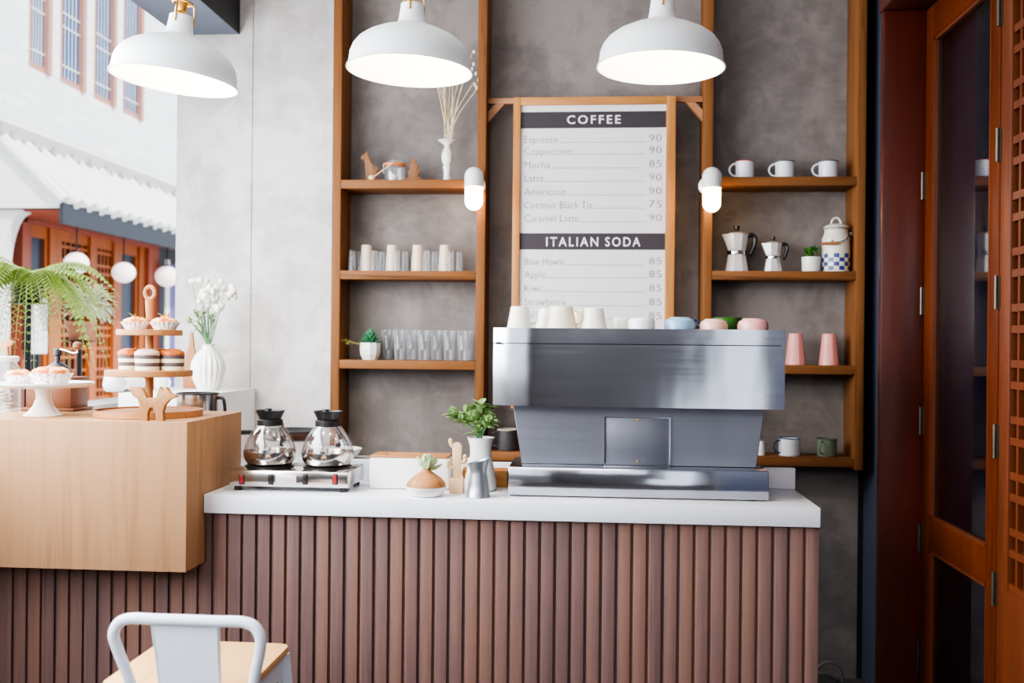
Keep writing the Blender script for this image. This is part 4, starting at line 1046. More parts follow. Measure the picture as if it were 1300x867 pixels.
def lace_bun(px, py, Y, r, h, label, fruit, group, z):
    c = at(px, py, y=Y)
    root = thing('bun', label, 'pastry', (c.x, Y, z), 0, group)
    b = nb(); ru = lambda a, i, zz: 1+(.05*math.sin(18*a))*min(1, zz/(h*.3))
    lathe(b, [(0, 0), (r*.72, 0), (r*.8, h*.2), (r*.96, h*.52), (r*1.0, h*.6), (r*.93, h*.55), (r*.78, h*.25), (0, h*.1)], 72, rfun=ru); mesh_obj('paper_case', b, M['wrapper'], root)
    b = nb(); lathe(b, [(0, h*.15), (r*.75, h*.3), (r*.9, h*.58), (r*.84, h*.78), (r*.55, h*.94), (0, h)], 36, rfun=lambda a, i, zz: 1+.04*math.sin(5*a+i)); mesh_obj('cake', b, M['bun'], root)
    if fruit:
        b = nb(); R = random.Random(int(px))
        for k in range(6):
            a = R.uniform(0, 2*PI); q = R.uniform(.1, .55)*r; ball(b, (q*math.cos(a), q*math.sin(a), h*(.97-.25*(q/r)**2*2)), (.008, .008, .006), 8, 6)
        if fruit > 1: ball(b, (.008, -.004, h*1.12), (.007, .005, .012), 10, 8, rot=Quaternion((0, 1, 0), .5).to_matrix())
        mesh_obj('fruit_topping', b, M['orangefruit'], root)
        b = nb(); leaf(b, (-.006, -.006, h*1.0), (-.6, -.3, .7), .022, .012); leaf(b, (-.002, -.006, h*1.0), (.3, -.4, .7), .016, .01); mesh_obj('mint_leaf', b, M['leaf'], root)
    return root
gb = 'lace paper buns on the top tier'
lace_bun(173, 417, yt-.02, 18*m, .042, 'orange topped bun in lace paper on the top tier, left of the loop handle', 1, gb, ZB+z2+.0003)
lace_bun(209.5, 417, yt-.02, 18*m, .043, 'orange topped bun in lace paper on the top tier, right of the loop handle', 2, gb, ZB+z2+.0003)
def striped(px, Y, r, mat, label):
    c = at(px, 469, y=Y); h = 19*m
    root = thing('muffin', label, 'muffin', (c.x, Y, ZB+z1+.0003), 0, 'striped cup muffins on the middle tier')
    b = nb(); n = 16
    prof = [(0, 0)] + [(r*(.93+.07*k/n), h*k/n) for k in range(n+1)] + [(r*.95, h), (r*.9, h*.9), (0, h*.88)]
    lathe(b, prof, 36, midx=lambda i, k, zz: 1 if (zz/h < .26 or .5 < zz/h < .75) else 0); mesh_obj('striped_case', b, [M['stripedark'], M['stripepale']], root, ang=60)
    b = nb(); R = random.Random(int(px)); ph = R.uniform(0, 6)
    lathe(b, [(0, h*.88), (r*.93, h*.9), (r*1.02, h*1.06), (r*.98, h*1.2), (r*.7, h*1.36), (r*.3, h*1.42), (0, h*1.42)], 36, rfun=lambda a, i, zz: 1+.03*math.sin(4*a+ph)+.025*math.sin(9*a+i)); mesh_obj('crust', b, mat, root)
striped(165, yt+.02, 14.5*m, M['crust'], 'golden muffin in a striped case, left on the middle tier')
striped(187, yt-.048, 15.4*m, M['crustpale'], 'sugar dusted muffin in a striped case, in front on the middle tier')
striped(218.5, yt-.0, 15.2*m, M['crust'], 'dark golden muffin in a striped case, right on the middle tier')
striped(203, yt+.06, 14*m, M['crust'], 'golden muffin in a striped case, at the back of the middle tier behind the others')

# fox ---------------------------------------------------------------------------
yf = 3.13; m = mpp(193, yf)
fx = thing('fox_figure', 'timber fox figurine with raised tail in front of the tiered stand', 'figurine', (at(193, 531, y=yf).x, yf, ZB))
fox = [(-14.5, 0), (-4.5, 0), (-4.5, 9), (-2, 16), (2, 17.5), (5.5, 15), (6.5, 9), (6.5, 0), (16, 0), (15.5, 12), (18, 20), (24, 27), (33, 30.5), (32, 33), (25, 35.5), (19.5, 43), (15, 39), (11, 43.5), (8, 36), (6.5, 29.5), (-6, 29), (-8, 34), (-12, 41), (-16, 42.5), (-28, 42.5), (-27, 36), (-23, 31), (-17.5, 27), (-15.5, 20)]
b = nb(); prism(b, [(x*m, z*m) for x, z in fox], .02, .0015); mesh_obj('body', b, M['toy'], fx)
b = nb(); ball(b, (17*m, -.0105, 32*m), .0014, 8, 6); mesh_obj('eye', b, M['black'], fx)

# cake stand -------------------------------------------------------------------
yk = 3.27; m = mpp(55, yk); 
ck = thing('cake_stand', 'white pedestal cake stand at the left end of the oak box', 'cake stand', (at(55, 525, y=yk).x, yk, ZB))
zk = at(55, 486, y=yk).z - ZB
b = nb(); lathe(b, [(0, 0), (23.5*m, 0), (23.5*m, .003), (19*m, .012), (12*m, .035), (9*m, .06), (9.5*m, .08), (12*m, zk-.014), (0, zk-.014)], 48); mesh_obj('pedestal', b, M['ceramic'], ck)
b = nb(); lathe(b, [(0, zk-.0138), (54*m, zk-.0138), (59.5*m, zk-.004), (60*m, zk+.003), (58.5*m, zk+.003), (56*m, zk-.001), (0, zk-.001)], 64); mesh_obj('plate', b, M['ceramic'], ck)
gb2 = 'buns on the white cake stand'
lace_bun(65, 484, yk-.05, 25*m, .06, 'large cream bun in lace paper in front on the white cake stand', 0, gb2, ZB+zk-.0005)
lace_bun(24, 484, yk-.01, 17*m, .046, 'orange topped small bun in lace paper at the left on the white cake stand', 1, gb2, ZB+zk-.0005)

# hand mill -------------------------------------------------------------------
yg = 3.527; m = mpp(70, yg)
gx = at(73, 500, y=yg).x
gm_ = thing('coffee_grinder', 'timber box hand coffee grinder with black dome and crank behind the cake stand', 'grinder', (gx, yg, ZB))
zg = at(70, 478, y=yg).z - ZB
mesh_obj('base', box2(nb(), (-.1, -.072, 0), (.1, .072, .012), .003), M['walnut'], gm_)
mesh_obj('box', box2(nb(), (-.085, -.062, .0125), (.085, .062, zg-.012), .002), M['walnut'], gm_)
mesh_obj('lid', box2(nb(), (-.09, -.067, zg-.0115), (.09, .067, zg), .002), M['walnut'], gm_)
b = nb(); lathe(b, [(0, zg+.0003), (.055, zg+.0003), (.053, zg+.012), (.04, zg+.035), (.02, zg+.05), (.009, zg+.056), (.009, zg+.075), (.014, zg+.08), (.014, zg+.1), (.009, zg+.104), (0, zg+.105)], 32); mesh_obj('dome', b, M['blackmetal'], gm_)
b = nb(); tube(b, smooth_path([(0, 0, zg+.1), (.03, -.01, zg+.098), (.065, -.015, zg+.088), (.085, -.018, zg+.09)], 5), .0036, 8)
tube(b, [(.085, -.018, zg+.088), (.085, -.018, zg+.098)], .003, 8); cr = mesh_obj('crank', b, M['chrome'], gm_)
b = nb(); lathe(b, [(0, zg+.098), (.008, zg+.099), (.017, zg+.11), (.0165, zg+.122), (.008, zg+.129), (0, zg+.13)], 20, (.085, -.018, 0)); mesh_obj('knob', b, M['walnut'], cr)

# storage jar with biscuits, and the figure on its lid -------------------------
yj = 3.48; m = mpp(0, yj); jx = at(-2, 500, y=yj).x
jar = thing('storage_jar', 'glass storage jar with white lid at the left edge behind the cake stand', 'jar', (jx, yj, ZB))
zj_ = at(5, 459, y=yj).z - ZB
b = nb(); lathe(b, shell([(.068, 0), (.074, .004), (.074, zj_-.03), (.06, zj_-.004), (.06, zj_)], .003), 36); mesh_obj('glass', b, M['jarglass'], jar)
b = nb(); lathe(b, [(0, zj_+.0003), (.066, zj_+.0003), (.068, zj_+.004), (.068, zj_+.016), (.064, zj_+.02), (0, zj_+.02)], 36); mesh_obj('lid', b, M['ceramic'], jar)
R = random.Random(2); b = nb()
for k in range(26):
    a = R.uniform(0, 2*PI); q = R.uniform(0, .048)
    lathe(b, [(0, 0), (.018, 0), (.02, .004), (.018, .008), (0, .008)], 14, (q*math.cos(a), q*math.sin(a), .008+.0028*k), rot=Quaternion((1, 0, 0), R.uniform(-.15, .15)).to_matrix())
o = solo('biscuits', b, M['beigecup'], 'pale biscuits piled inside the glass storage jar', 'biscuits', (jx, yj, ZB)); o['kind'] = 'stuff'
dm = mpp(8, yj)
b = nb(); prism(b, [(x*dm, z*dm) for x, z in [(-9, 0), (-5, 0), (-4, 9), (4, 9), (5, 0), (9, 0), (8, 11), (13, 14), (16, 18), (12, 20), (10, 25), (7, 21), (3, 17), (-7, 17), (-12, 22), (-13, 18), (-9, 12)]], .014, .001)
solo('dog_figure', b, M['toy'], 'small timber animal figurine standing on the lid of the glass jar', 'figurine', (at(3, 450, y=yj).x, yj, ZB+zj_+.0206))

# ================================================================== LEDGE AND BACK COUNTER THINGS
# ribbed vase
yr = 4.34; m = mpp(264, yr); zr_ = zl+.0004
rv = thing('ribbed_vase', 'white ribbed vase with green sprigs and white dried flowers on the ledge', 'vase', (at(264, 480, y=yr).x, yr, zr_))
hv = at(264, 437, y=yr).z - zr_
b = nb(); lathe(b, shell([(12*m, 0), (13*m, .004), (17*m, hv*.2), (20.5*m, hv*.45), (20*m, hv*.6), (14*m, hv*.8), (8*m, hv*.9), (7*m, hv*.97), (8*m, hv)], .003), 72, rfun=lambda a, i, z: 1+.045*math.cos(18*a)*(1 if .1*hv < z < .86*hv else .2)); mesh_obj('body', b, M['ceramic'], rv)
bs, bl, bf = nb(), nb(), nb(); R = random.Random(8)
for dx, dz in ((-14, 22), (-22, 30), (-10, 36), (-4, 40), (2, 30), (-16, 40), (4, 38), (-8, 28)):
    tip = Vector((dx*m, R.uniform(-.04, .02), hv+dz*m)); tube(bs, smooth_path([(0, 0, hv-.03), (dx*m*.3, 0, hv+.03), tip], 4), .0028, 6)
    for k in range(9):
        a = k*2.4; leaf(bl, tip+Vector((0, 0, -.02*R.random())), (math.cos(a)*.8, math.sin(a)*.8, R.uniform(.1, .9)), R.uniform(.022, .036), .014)
for k in range(46):
    x = R.gauss(6, 15)*m; z = hv+R.uniform(40, 82)*m; y = R.uniform(-.05, .08); p = Vector((x, y, z))
    if k % 3 == 0: tube(bs, smooth_path([(0, .004, hv-.02), (x*.4, y*.4, hv+.06), p], 4), .0014, 5)
    ball(bf, p, (R.uniform(.01, .017), R.uniform(.01, .017), R.uniform(.012, .02)), 8, 6)
mesh_obj('stems', bs, M['stem'], rv); mesh_obj('leaves', bl, M['leaf'], rv); mesh_obj('dried_flowers', bf, M['cotton'], rv)
# timber board leaning behind the vase
b = nb(); prism(b, [(-.035, 0), (.035, 0), (.04, .06), (.028, .14), (.012, .19), (.006, .26), (-.006, .26), (-.012, .19), (-.028, .14), (-.04, .06)], .016, .002)
solo('serving_board', b, M['oak_z'], 'small timber paddle board standing on the ledge left of the ribbed vase', 'board', (at(243, 480, y=4.46).x, 4.46, zr_))
# white crockery on the ledge
def jug(px0, px1, pyt, Y, label, kind=0):
    m_ = mpp((px0+px1)/2, Y); r = (px1-px0)/2*m_; h = at((px0+px1)/2, pyt, y=Y).z - zr_
    t = thing('white_pot', label, 'pot', (at((px0+px1)/2, 480, y=Y).x, Y, zr_), 0, 'white crockery on the ledge')
    b = nb(); lathe(b, shell([(r*.7, 0), (r*.85, h*.1), (r, h*.4), (r*.9, h*.8), (r*.82, h)] if kind == 0 else [(r*.8, 0), (r, h*.1), (r, h)], .004), 32); mesh_obj('body', b, M['ceramic'], t)
    b = nb(); tube(b, [v for v in handle_pts(r*.85, h*.5, r*.4, h*.6, 10, 1)], .005, 8); mesh_obj('handle', b, M['ceramic'], t)
jug(131, 160, 476, 4.12, 'larger white pot on the ledge behind the left of the tiered stand')
jug(162, 182, 477, 4.24, 'white pot on the ledge between the tiered stand post and the larger white pot', 1)
jug(196, 214, 477, 4.3, 'small white pot on the ledge right of the tiered stand post', 1)
# steel pitcher with a dark rim
yp = 3.82; m = mpp(251, yp)
pt = thing('steel_pitcher', 'tall steel pitcher with black rim behind the right end of the oak box', 'pitcher', (at(251, 510, y=yp).x, yp, 0))
zs_ = 1.1
sc_ = box2(nb(), (XS+.3, 3.64, 0), (at(285, 510, y=yp).x, 3.99, zs_), .003)
solo('side_cabinet', sc_, M['whitepaint'], 'white side cabinet hidden between the oak box and the ledge, under the steel pitcher', 'cabinet')
pt.location.z = zs_+.0004
zp_ = at(251, 498.5, y=yp).z - pt.location.z
b = nb(); lathe(b, shell([(25.5*m, 0), (26*m, .004), (26*m, zp_-.006)], .002), 40); mesh_obj('body', b, M['chrome'], pt)
b = nb(); lathe(b, [(25.9*m, zp_-.0058), (26.8*m, zp_-.005), (26.8*m, zp_), (24.6*m, zp_), (24.6*m, zp_-.0058), (25.9*m, zp_-.0058)], 40); mesh_obj('rim', b, M['black'], pt)
b = nb(); tube(b, smooth_path([(25.5*m, .01, zp_-.02), (33*m, .01, zp_-.03), (34*m, .01, zp_-.12), (25.5*m, .01, zp_-.16)], 5), .007, 8); mesh_obj('handle', b, M['black'], pt)

# ================================================================== CHAIR
seat_z = .775
yfar = at(287, 814, z=seat_z).y
x0, x1 = at(205, 814, z=seat_z).x, at(368, 818, z=seat_z).x
sw = .345; xs_ = x1 - sw/2
ch = thing('metal_stool', 'white metal low back stool with timber seat in front of the slatted counter', 'stool', (xs_, yfar-sw/2, 0))
b = nb(); rc = .028; hq = sw/2
poly = [(sx*(hq-rc)+rc*math.cos(a0+PI/2*k/5), sy*(hq-rc)+rc*math.sin(a0+PI/2*k/5)) for sx, sy, a0 in ((1, 1, 0), (-1, 1, PI/2), (-1, -1, PI), (1, -1, 1.5*PI)) for k in range(6)]
prism(b, poly, .02, .003)
for v in b.verts: v.co = Vector((v.co.x, v.co.z, seat_z-.01-v.co.y))
mesh_obj('seat', b, M['seat'], ch)
b = nb(); t_ = .002; hs = sw/2-.012
for s in (-1, 1):
    box2(b, (-hs, s*hs-.002, seat_z-.075), (hs, s*hs+.002, seat_z-.0205)); box2(b, (s*hs-.002, -hs, seat_z-.075), (s*hs+.002, hs, seat_z-.0205))
mesh_obj('apron', b, M['chairmetal'], ch)
for sx in (-1, 1):
    for sy in (-1, 1):
        b = nb(); tube(b, [(sx*(hs-.004), sy*(hs-.004), seat_z-.022), (sx*(hs+.05), sy*(hs+.05), .0)], [.019, .015], 4); mesh_obj('leg', b, M['chairmetal'], ch)
b = nb()
for s in (-1, 1):
    q = hs+.033; tube(b, [(-q, s*q, .26), (q, s*q, .26)], .009, 8); tube(b, [(s*q, -q, .26), (s*q, q, .26)], .009, 8)
mesh_obj('footrest', b, M['chairmetal'], ch)
# low back: bent tube and a folded splat leaning towards the camera
yb0 = -sw/2+.004
yr_ = yfar-sw/2+yb0-.045                     # world y of the top rail
L0, L1, LT = at(136, 800, y=yr_), at(339, 800, y=yr_), at(237, 780.5, y=yr_)
lx0, lx1, lz = L0.x-xs_+.012, L1.x-xs_-.012, LT.z-.012
yy = yb0-.045
path = [(lx0+.045, yb0, seat_z-.06), (lx0+.024, yb0-.02, seat_z+.03), (lx0+.006, yy+.008, lz-.065), (lx0+.003, yy+.001, lz-.035), (lx0+.016, yy, lz-.01), (lx0+.045, yy, lz)]
path += [(lx0+.1, yy, lz), ((lx0+lx1)/2, yy, lz), (lx1-.1, yy, lz)] + [(lx0+lx1-x_, y_, z_) for x_, y_, z_ in path[::-1]]
b = nb(); tube(b, smooth_path(path, 5), .0125, 14); mesh_obj('back_rail', b, M['chairmetal'], ch)
s0, s1 = at(191, 800, y=yr_).x-xs_, at(275, 800, y=yr_).x-xs_
b = nb(); tw = .016
A = [b.verts.new(v) for v in ((s0, yy, lz), (s1, yy, lz), (s1-.008, yb0, seat_z-.06), (s0+.008, yb0, seat_z-.06))]; f = b.faces.new(A)
r_ = bmesh.ops.extrude_face_region(b, geom=[f]); bmesh.ops.translate(b, vec=(0, .004, 0), verts=[v for v in r_['geom'] if isinstance(v, bmesh.types.BMVert)])
for xa, xb_, sg in ((s0, s0+.008, 1), (s1, s1-.008, -1)):       # folded flanges
    vs = [b.verts.new(v) for v in ((xa, yy, lz-.008), (xa+sg*.003, yy, lz-.008), (xb_+sg*.003, yb0, seat_z-.06), (xb_, yb0, seat_z-.06))]
    us = [b.verts.new(v.co+Vector((0, .018, 0))) for v in vs]
    b.faces.new(vs); b.faces.new(us[::-1])
    for k in range(4): b.faces.new((vs[k], us[k], us[(k+1) % 4], vs[(k+1) % 4]))
mesh_obj('back_splat', b, M['chairmetal'], ch)

# cables on the floor behind the counter's right end ----------------------------
def cable(pts, label, r=.007):
    o_ = Vector(pts[0]); b = nb(); tube(b, smooth_path([Vector(p)-o_ for p in pts], 8), r, 8); return solo('floor_cable', b, M['cable'], label, 'cable', tuple(o_), 'cables on the floor')
cx = at(1040, 845, y=4.3).x
def ct(px, py, Y=4.45): return tuple(at(px, py, y=Y))
cable([ct(1012, 868, 4.4), ct(1030, 856, 4.42), ct(1046, 842), ct(1060, 842), ct(1068, 852), ct(1070, 872, 4.46)], 'upper grey cable looping behind the right end of the counter')
cable([ct(1012, 862, 4.3), ct(1034, 857, 4.3), ct(1050, 857, 4.32), ct(1066, 866, 4.34), ct(1080, 880, 4.36)], 'lower grey cable crossing the floor behind the counter end')

# ================================================================== THE ALLEY OUTSIDE
XF = -4.6
struct('alley_pavement', box2(nb(), (XF, -6, -.12), (XW-.21, 16, -.02)), M['pave'])
bd = thing('townhouse', 'sunlit white townhouse across the alley with tall barred windows and tiled porch roof', 'building', (XF, 8, 0))
def fx_(px, py, x=XF): p = at(px, py, x=x); return p.y-8, p.z
# wall with openings described as strips
wz0 = fx_(62, 97)[1]
wins = [(36, 62), (76, 106), (119, 145), (156, 179.5)]
wy = [(fx_(a, 100)[0], fx_(c, 100)[0]) for a, c in wins]
zlow = [fx_(36, 85)[1], fx_(76, 103)[1], fx_(119, 126)[1], fx_(156, 141)[1]]
zw = sum(zlow)/4; zwt = zw+2.3
b = nb(); ys = sorted(v for p in wy for v in p); edges = [-14.0]+ys+[8.0]
for k in range(0, len(edges), 2): box2(b, (-.3, edges[k], 2.62), (0, edges[k+1], 7.5))
for a, c in wy: box2(b, (-.3, a, 2.62), (0, c, zw)); box2(b, (-.3, a, zwt), (0, c, 7.5))
mesh_obj('upper_wall', b, M['brick'], bd, smooth=False)
for a, c in wy:
    b = nb(); box2(b, (-.06, a, zw), (.0, a+.04, zwt)); box2(b, (-.06, c-.06, zw), (.03, c, zwt)); box2(b, (-.06, a+.04, zw), (.0, c-.06, zw+.05)); box2(b, (-.06, a+.04, zwt-.1), (.0, c-.06, zwt))
    f = mesh_obj('window', b, M['pinkframe'], bd, smooth=False)
    mesh_obj('pane', box2(nb(), (-.03, a+.04, zw+.05), (-.02, c-.06, zwt-.1)), M['shutter'], f, smooth=False)
    b = nb(); n = 5
    for k in range(1, n): y = a+.04+(c-a-.1)*k/n; tube(b, [(-.012, y, zw+.02), (-.012, y, zwt)], .0045, 6)
    for z in (zw+.16, zw+.5, zw+.62, zw+1.3, zw+1.42): tube(b, [(-.012, a+.02, z), (-.012, c-.04, z)], .008, 6)
    mesh_obj('window_bars', b, M['gate'], f)
mesh_obj('lower_wall', box2(nb(), (-.3, -14, 0), (0, fx_(82, 259, -4.0)[0]+.04, 2.615)), M['gate'], bd, smooth=False)
# porch: lean-to roof of tiles with a hipped end
XE = -4.0
ey0, ez1 = fx_(82, 259, XE); _, ez0 = fx_(77, 278, XE)
ey1 = 7.0; rz_ = 3.14
b = nb()
def q4(vs): b.faces.new([b.verts.new(v) for v in vs])
xe = XE-XF
q4([(xe, ey0, ez1), (xe, ey1, ez1), (0, ey1, rz_), (0, ey0+.06, rz_)]); b.faces.new([b.verts.new(v) for v in ((xe, ey0, ez1), (0, ey0+.06, rz_), (0, ey0, ez1))])
q4([(xe, ey0, ez1), (0, ey0, ez1), (0, ey0, ez1-.03), (xe, ey0, ez1-.03)])
rf = mesh_obj('porch_roof', b, M['tiles'], bd, smooth=False)
b = nb(); y = ey0+.16
while y < ey1:
    k = min(1, (y-ey0)/.06); tube(b, [(xe+.03, y, ez1+.018), (xe*(1-k), y, ez1+(rz_-ez1)*k+.018)], .05, 10); y += .2
tube(b, [(xe, ey0, ez1+.02), (0, ey0+.06, rz_+.02)], .05, 8)
mesh_obj('soffit', box2(nb(), (.04, ey0+.06, ez1-.045), (xe-.031, ey1, ez1-.032)), M['alleyred'], bd, smooth=False)
mesh_obj('tile_rolls', b, M['tiles'], bd)
mesh_obj('fascia', box2(nb(), (xe-.03, ey0-.02, ez0-.03), (xe, ey1, ez1+.012)), M['fascia'], bd, smooth=False)
# coping ridge where roof meets wall
b = nb(); box2(b, (0, ey0, rz_-.02), (.1, ey1, rz_+.08)); y = ey0+.1
while y < ey1: box2(b, (.1, y, rz_-.05), (.13, y+.12, rz_+.02)); y += .3
mesh_obj('coping', b, M['pave'], bd, smooth=False)
# white arched end bracket below the hip
b = nb()
Yb = 8+ey0+.1; xa_ = at(34, 285, y=Yb).x-XF; xb_ = at(8, 350, y=Yb).x-XF; zd_ = ez1-.035-at(8, 352, y=Yb).z
poly = [(-.9, 0), (xa_, 0)] + [(xa_-(xa_-xb_)*math.sin(t), -.02-zd_*(1-math.cos(t))) for t in [PI/2*k/8 for k in range(0, 9)]] + [(xb_, -2.4), (-.9, -2.4)]
prism(b, poly, .12)
for v in b.verts: v.co += Vector((0, ey0+.1, ez1-.035))
mesh_obj('end_arch', b, M['gate'], bd)
# ground floor: doors and lattice panels
zh_ = 2.5
def strip(name, p0, p1, z0, z1, x0, x1, mat, parent=bd): 
    a, c = fx_(p0, 433)[0], fx_(p1, 433)[0]
    return mesh_obj(name, box2(nb(), (x0, a, z0), (x1, c, z1)), mat, parent, smooth=False)
strip('dark_backing', -60, 262, 0, 3.1, -.4, -.3, M['darkroom'])  # dark sheet behind the doors, the dim interior's shade as its colour
strip('header', 30, 197, zh_, max(zh_+.03, ez1-.046), -.1, .03, M['alleyred'])
for p0, p1 in ((62.5, 77.5), (114, 121.5), (144, 153), (176.5, 183)): strip('door_stile', p0, p1, 0, zh_, -.1, .0, M['alleydoor'])
strip('door_post', 183.5, 197, 0, zh_, -.1, .04, M['alleyred']); strip('door_post', 23, 34, 0, zh_, -.1, .03, M['alleyred'])
for p0, p1 in ((34, 62), (153.5, 176)):
    a, c = fx_(p0, 433)[0], fx_(p1, 433)[0]
    b = nb(); box2(b, (-.09, a, 0), (-.02, c, .9)); box2(b, (-.09, a, zh_-.1), (-.02, c, zh_)); box2(b, (-.09, a, 1.0), (-.02, a+.04, zh_-.1)); box2(b, (-.09, c-.04, 1.0), (-.02, c, zh_-.1))
    f = mesh_obj('door', b, M['alleydoor'], bd, smooth=False)
    mesh_obj('pane', box2(nb(), (-.06, a+.04, .9), (-.05, c-.04, zh_-.1)), M['panedark'], f, smooth=False)
for p0, p1 in ((78, 114), (121.5, 144)):
    a, c = fx_(p0, 433)[0], fx_(p1, 433)[0]
    b = nb(); z = .6; k = 0
    while z < zh_-.1: box2(b, (-.038, a, z), (-.024, c, z+.024)); z += (.075, .12)[k % 2]; k += 1
    n = max(5, int((c-a)/.12))
    for k in range(n+1): y = a+(c-a)*k/n; box2(b, (-.04, y-.009, .5), (-.028, y+.009, zh_-.08))
    box2(b, (-.07, a, zh_-.09), (-.02, c, zh_)); box2(b, (-.07, a, 0), (-.02, c, .56))
    mesh_obj('lattice_panel', b, M['alleydoor'], bd, smooth=False)
# banner by the dark opening
a, c = fx_(208.5, 433, XF+.12)[0], fx_(230, 433, XF+.12)[0]
bn = thing('banner', 'tall purple banner with a white edge standing by the dark opening beyond the pier', 'banner', (XF+.12, 8+a, -.02))
mesh_obj('cloth', box2(nb(), (0, .1, .55), (.01, c-a, 2.38)), M['purple'], bn, smooth=False)
mesh_obj('edge', box2(nb(), (0, 0, .55), (.012, .098, 2.42)), M['gate'], bn, smooth=False)
b = nb(); tube(b, [(.005, .03, 0), (.005, .03, .549)], .015, 8); box2(b, (-.1, -.1, 0), (.2, .25, .015)); mesh_obj('stand', b, M['blackmetal'], bn)
# notice sheet on the dark door
pn = fx_(31, 433, XF+.06); pn1 = fx_(58, 433, XF+.06); zt_, zb2 = fx_(45, 378, XF+.06)[1], fx_(45, 449, XF+.06)[1]
nt_ = thing('notice_board', 'white notice board on a dark stand behind the fern in the alley', 'sign', (XF+.06, 8+pn[0], -.02))
mesh_obj('sheet', box2(nb(), (0, 0, zb2+.02), (.015, pn1[0]-pn[0], zt_+.02)), M['gate'], nt_, smooth=False)
b = nb(); box2(b, (.0, .1, 0), (.014, .14, zb2+.019)); box2(b, (.0, pn1[0]-pn[0]-.14, 0), (.014, pn1[0]-pn[0]-.1, zb2+.019)); mesh_obj('stand', b, M['blackmetal'], nt_)
# globe lanterns under the eave
for px, py, lab in ((97, 334, 'glowing round lantern nearest the fern under the alley eave'), (157, 346, 'glowing round lantern in the middle under the alley eave'), (212, 351, 'glowing round lantern under the alley eave, partly behind the pier')):
    xg = -4.16; p = at(px, py, x=xg); Z = (p-CAM).dot(FW); r = 15.2*Z/FPX*(1.0 if px < 150 else .95)
    g_ = thing('globe_lantern', lab, 'lantern', (p.x, p.y, p.z-r*.9), 0, 'globe lanterns under the alley eave')
    b = nb(); ball(b, (0, 0, r*.9), (r, r, r*.9), 28, 18); mesh_obj('globe', b, M['globe'], g_)
    b = nb(); tube(b, [(0, 0, r*1.78), (0, 0, ez1-.046-g_.location.z)], .008, 6); mesh_obj('cord', b, M['blackmetal'], g_)
    b = nb(); lathe(b, [(0, r*1.76), (.03, r*1.76), (.025, r*1.9), (0, r*1.9)], 12); mesh_obj('cap', b, M['blackmetal'], g_)

# fern in a dark pot on a tall stand just outside the opening --------------------
xq = -2.75
pf = at(36, 358, x=xq); Zf = (pf-CAM).dot(FW); mf = Zf/FPX
fr_ = thing('potted_fern', 'bright green fern spilling from a dark pot on a tall stand in the alley', 'fern', (pf.x, pf.y, -.02))
zpot = pf.z+.02
b = nb(); lathe(b, shell([(.055, zpot-.1), (.06, zpot-.095), (.075, zpot), (.08, zpot+.004)], .006), 24); mesh_obj('pot', b, M['blackmetal'], fr_)
b = nb(); tube(b, [(0, 0, .012), (0, 0, zpot-.106)], .016, 10); lathe(b, [(0, 0), (.17, 0), (.17, .012), (0, .012)], 28); lathe(b, [(0, zpot-.106), (.09, zpot-.106), (.09, zpot-.1005), (0, zpot-.1005)], 24); mesh_obj('plant_stand', b, M['blackmetal'], fr_)
b = nb(); R = random.Random(21); tc = Vector((0, 0, zpot))
def frond(dirv, L, rise, droop, wid):
    dirv = Vector((dirv[0], dirv[1], 0)).normalized(); pts = []
    for k in range(23):
        t = k/22; pts.append(tc + dirv*L*(t-.22*t*t*droop*.6) + Vector((0, 0, L*(rise*t - droop*t*t))))
    tube(b, pts, [.0035*(1-.8*k/22) for k in range(23)], 5)
    for k in range(2, 22):
        for h_ in (0,):
            if k == 21 and h_: continue
            i = k; p = pts[i].lerp(pts[min(i+1, 22)], h_); d = (pts[min(i+1, 22)]-pts[i-1]).normalized(); t = (k+h_)/22
            w = wid*math.sin(PI*min(1, .12+t*.92))**.7*(1-.45*t)
            s_ = d.cross(Vector((0, 0, 1))); s_ = s_.normalized() if s_.length > .05 else dirv.orthogonal()
            for sg in (-1, 1): leaf(b, p, s_*sg + d*.22 - Vector((0, 0, .22)), w, .0155, cup=.2)
for k in range(54):
    a = k*2.399+.3; ring = k % 3
    L = (.32, .4, .46)[ring]*R.uniform(.9, 1.12); rise = (1.15, .8, .5)[ring]*R.uniform(.8, 1.15); dr = (1.25, 1.25, 1.45)[ring]*R.uniform(.9, 1.15)
    frond((math.cos(a), math.sin(a)), L, rise, dr, R.uniform(.06, .082))
for a, L, rise, dr in ((.1, .5, .8, .95), (-.15, .54, .6, .85), (.3, .42, 1.0, 1.0)): v = RT*math.cos(a) + FW*math.sin(a); frond((v.x, v.y), L, rise, dr, .07)
mesh_obj('fronds', b, M['fern'], fr_)
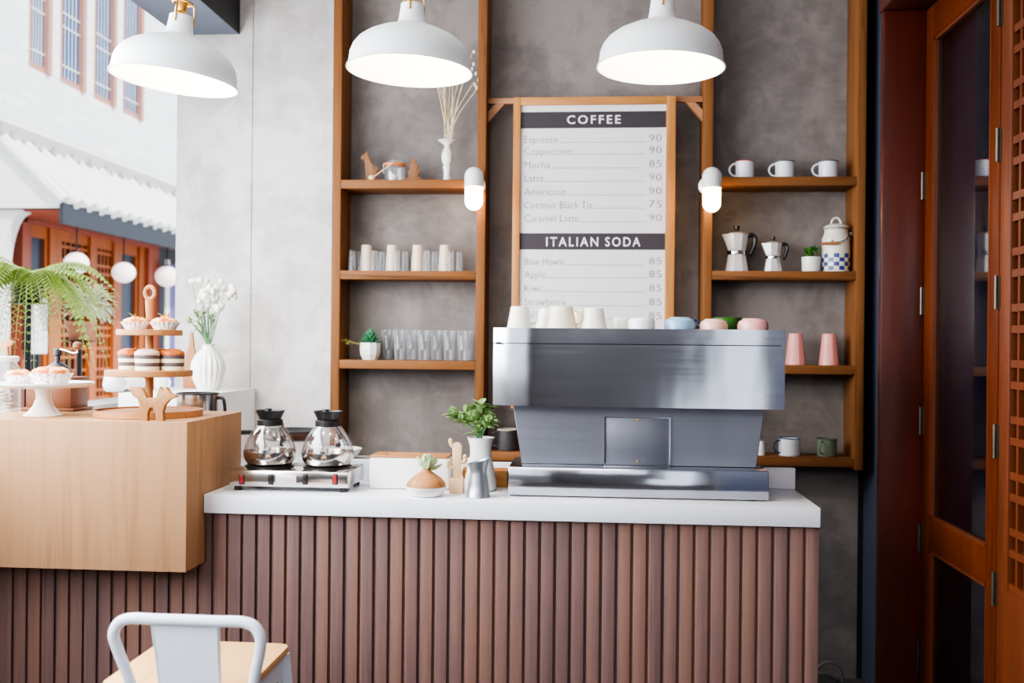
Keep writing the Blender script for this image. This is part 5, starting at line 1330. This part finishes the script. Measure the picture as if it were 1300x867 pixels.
# pale leafy plant in a terracotta pot
xq = -2.72
pb = at(101, 420, x=xq)
pl_ = thing('terracotta_plant', 'pale sunlit leafy plant in a terracotta pot right of the fern in the alley', 'plant', (pb.x, pb.y, -.02))
zp2 = pb.z-.03
b = nb(); lathe(b, shell([(.045, zp2), (.05, zp2+.004), (.068, zp2+.075), (.075, zp2+.08), (.075, zp2+.1)], .006), 24); mesh_obj('pot', b, M['terra'], pl_)
b = nb(); tube(b, [(0, 0, .012), (0, 0, zp2-.006)], .014, 10); lathe(b, [(0, 0), (.15, 0), (.15, .012), (0, .012)], 28); lathe(b, [(0, zp2-.006), (.09, zp2-.006), (.09, zp2-.0005), (0, zp2-.0005)], 24); mesh_obj('plant_stand', b, M['blackmetal'], pl_)
b = nb(); R = random.Random(31)
for k in range(420):
    a = R.uniform(0, 2*PI); el = R.uniform(-.5, 1.4); rr_ = R.uniform(.03, .115); d = Vector((math.cos(a)*math.cos(el), math.sin(a)*math.cos(el), math.sin(el)))
    leaf(b, Vector((.05, .02, zp2+.17))+d*rr_, d+Vector((0, 0, -.3)), R.uniform(.028, .045), .018, cup=.25)
mesh_obj('leaves', b, M['whiteleaf'], pl_)

# ================================================================== LIGHT AND CAMERA
w = bpy.data.worlds.new('World'); bpy.context.scene.world = w; w.use_nodes = True
bg = w.node_tree.nodes['Background']; bg.inputs['Color'].default_value = (.86, .93, 1, 1); bg.inputs['Strength'].default_value = 1.75
def area(name, loc, look, sx, sy, e, col=(1, 1, 1)):
    l = bpy.data.lights.new(name, 'AREA'); l.shape = 'RECTANGLE'; l.size = sx; l.size_y = sy; l.energy = e; l.color = col
    o = bpy.data.objects.new(name, l); COL.objects.link(o); o.location = loc
    o.rotation_euler = (Vector(look)-Vector(loc)).to_track_quat('-Z', 'Y').to_euler(); return o
sun = bpy.data.lights.new('sun', 'SUN'); sun.energy = 4.0; sun.angle = .02; sun.color = (1, .97, .92)
so = bpy.data.objects.new('sun', sun); COL.objects.link(so); so.rotation_euler = Vector((-.62, .35, -.72)).to_track_quat('-Z', 'Y').to_euler()
area('opening_light', (XW+.03, 2.2, 2.15), (1.5, 2.6, 1.1), 3.4, 1.5, 175, (.92, .96, 1))
area('front_fill_light', (-1.3, -2.4, 3.1), (-.5, 3.2, .4), 3.0, 1.2, 78, (1, .97, .94))  # added fill from behind the camera to brighten the counter front

cam = bpy.data.cameras.new('camera'); cam.sensor_width = 36; cam.sensor_fit = 'HORIZONTAL'; cam.lens = FPX*36/1300
cam.clip_start = .05; cam.dof.use_dof = True; cam.dof.focus_distance = 3.3; cam.dof.aperture_fstop = 2.4
co = bpy.data.objects.new('camera', cam); COL.objects.link(co)
cx_ = RT*math.cos(ROLL) + UP*math.sin(ROLL); cy_ = -RT*math.sin(ROLL) + UP*math.cos(ROLL); cz_ = -FW
mtx = Matrix((cx_, cy_, cz_)).transposed().to_4x4(); mtx.translation = CAM; co.matrix_world = mtx
bpy.context.scene.camera = co
sc = bpy.context.scene
sc.view_settings.view_transform = 'AgX'; sc.view_settings.look = 'AgX - Medium High Contrast'; sc.view_settings.exposure = 0.45
sc.cycles.max_bounces = 10; sc.cycles.transparent_max_bounces = 24; sc.cycles.sample_clamp_indirect = 6
sc.cycles.caustics_refractive = False; sc.cycles.caustics_reflective = False
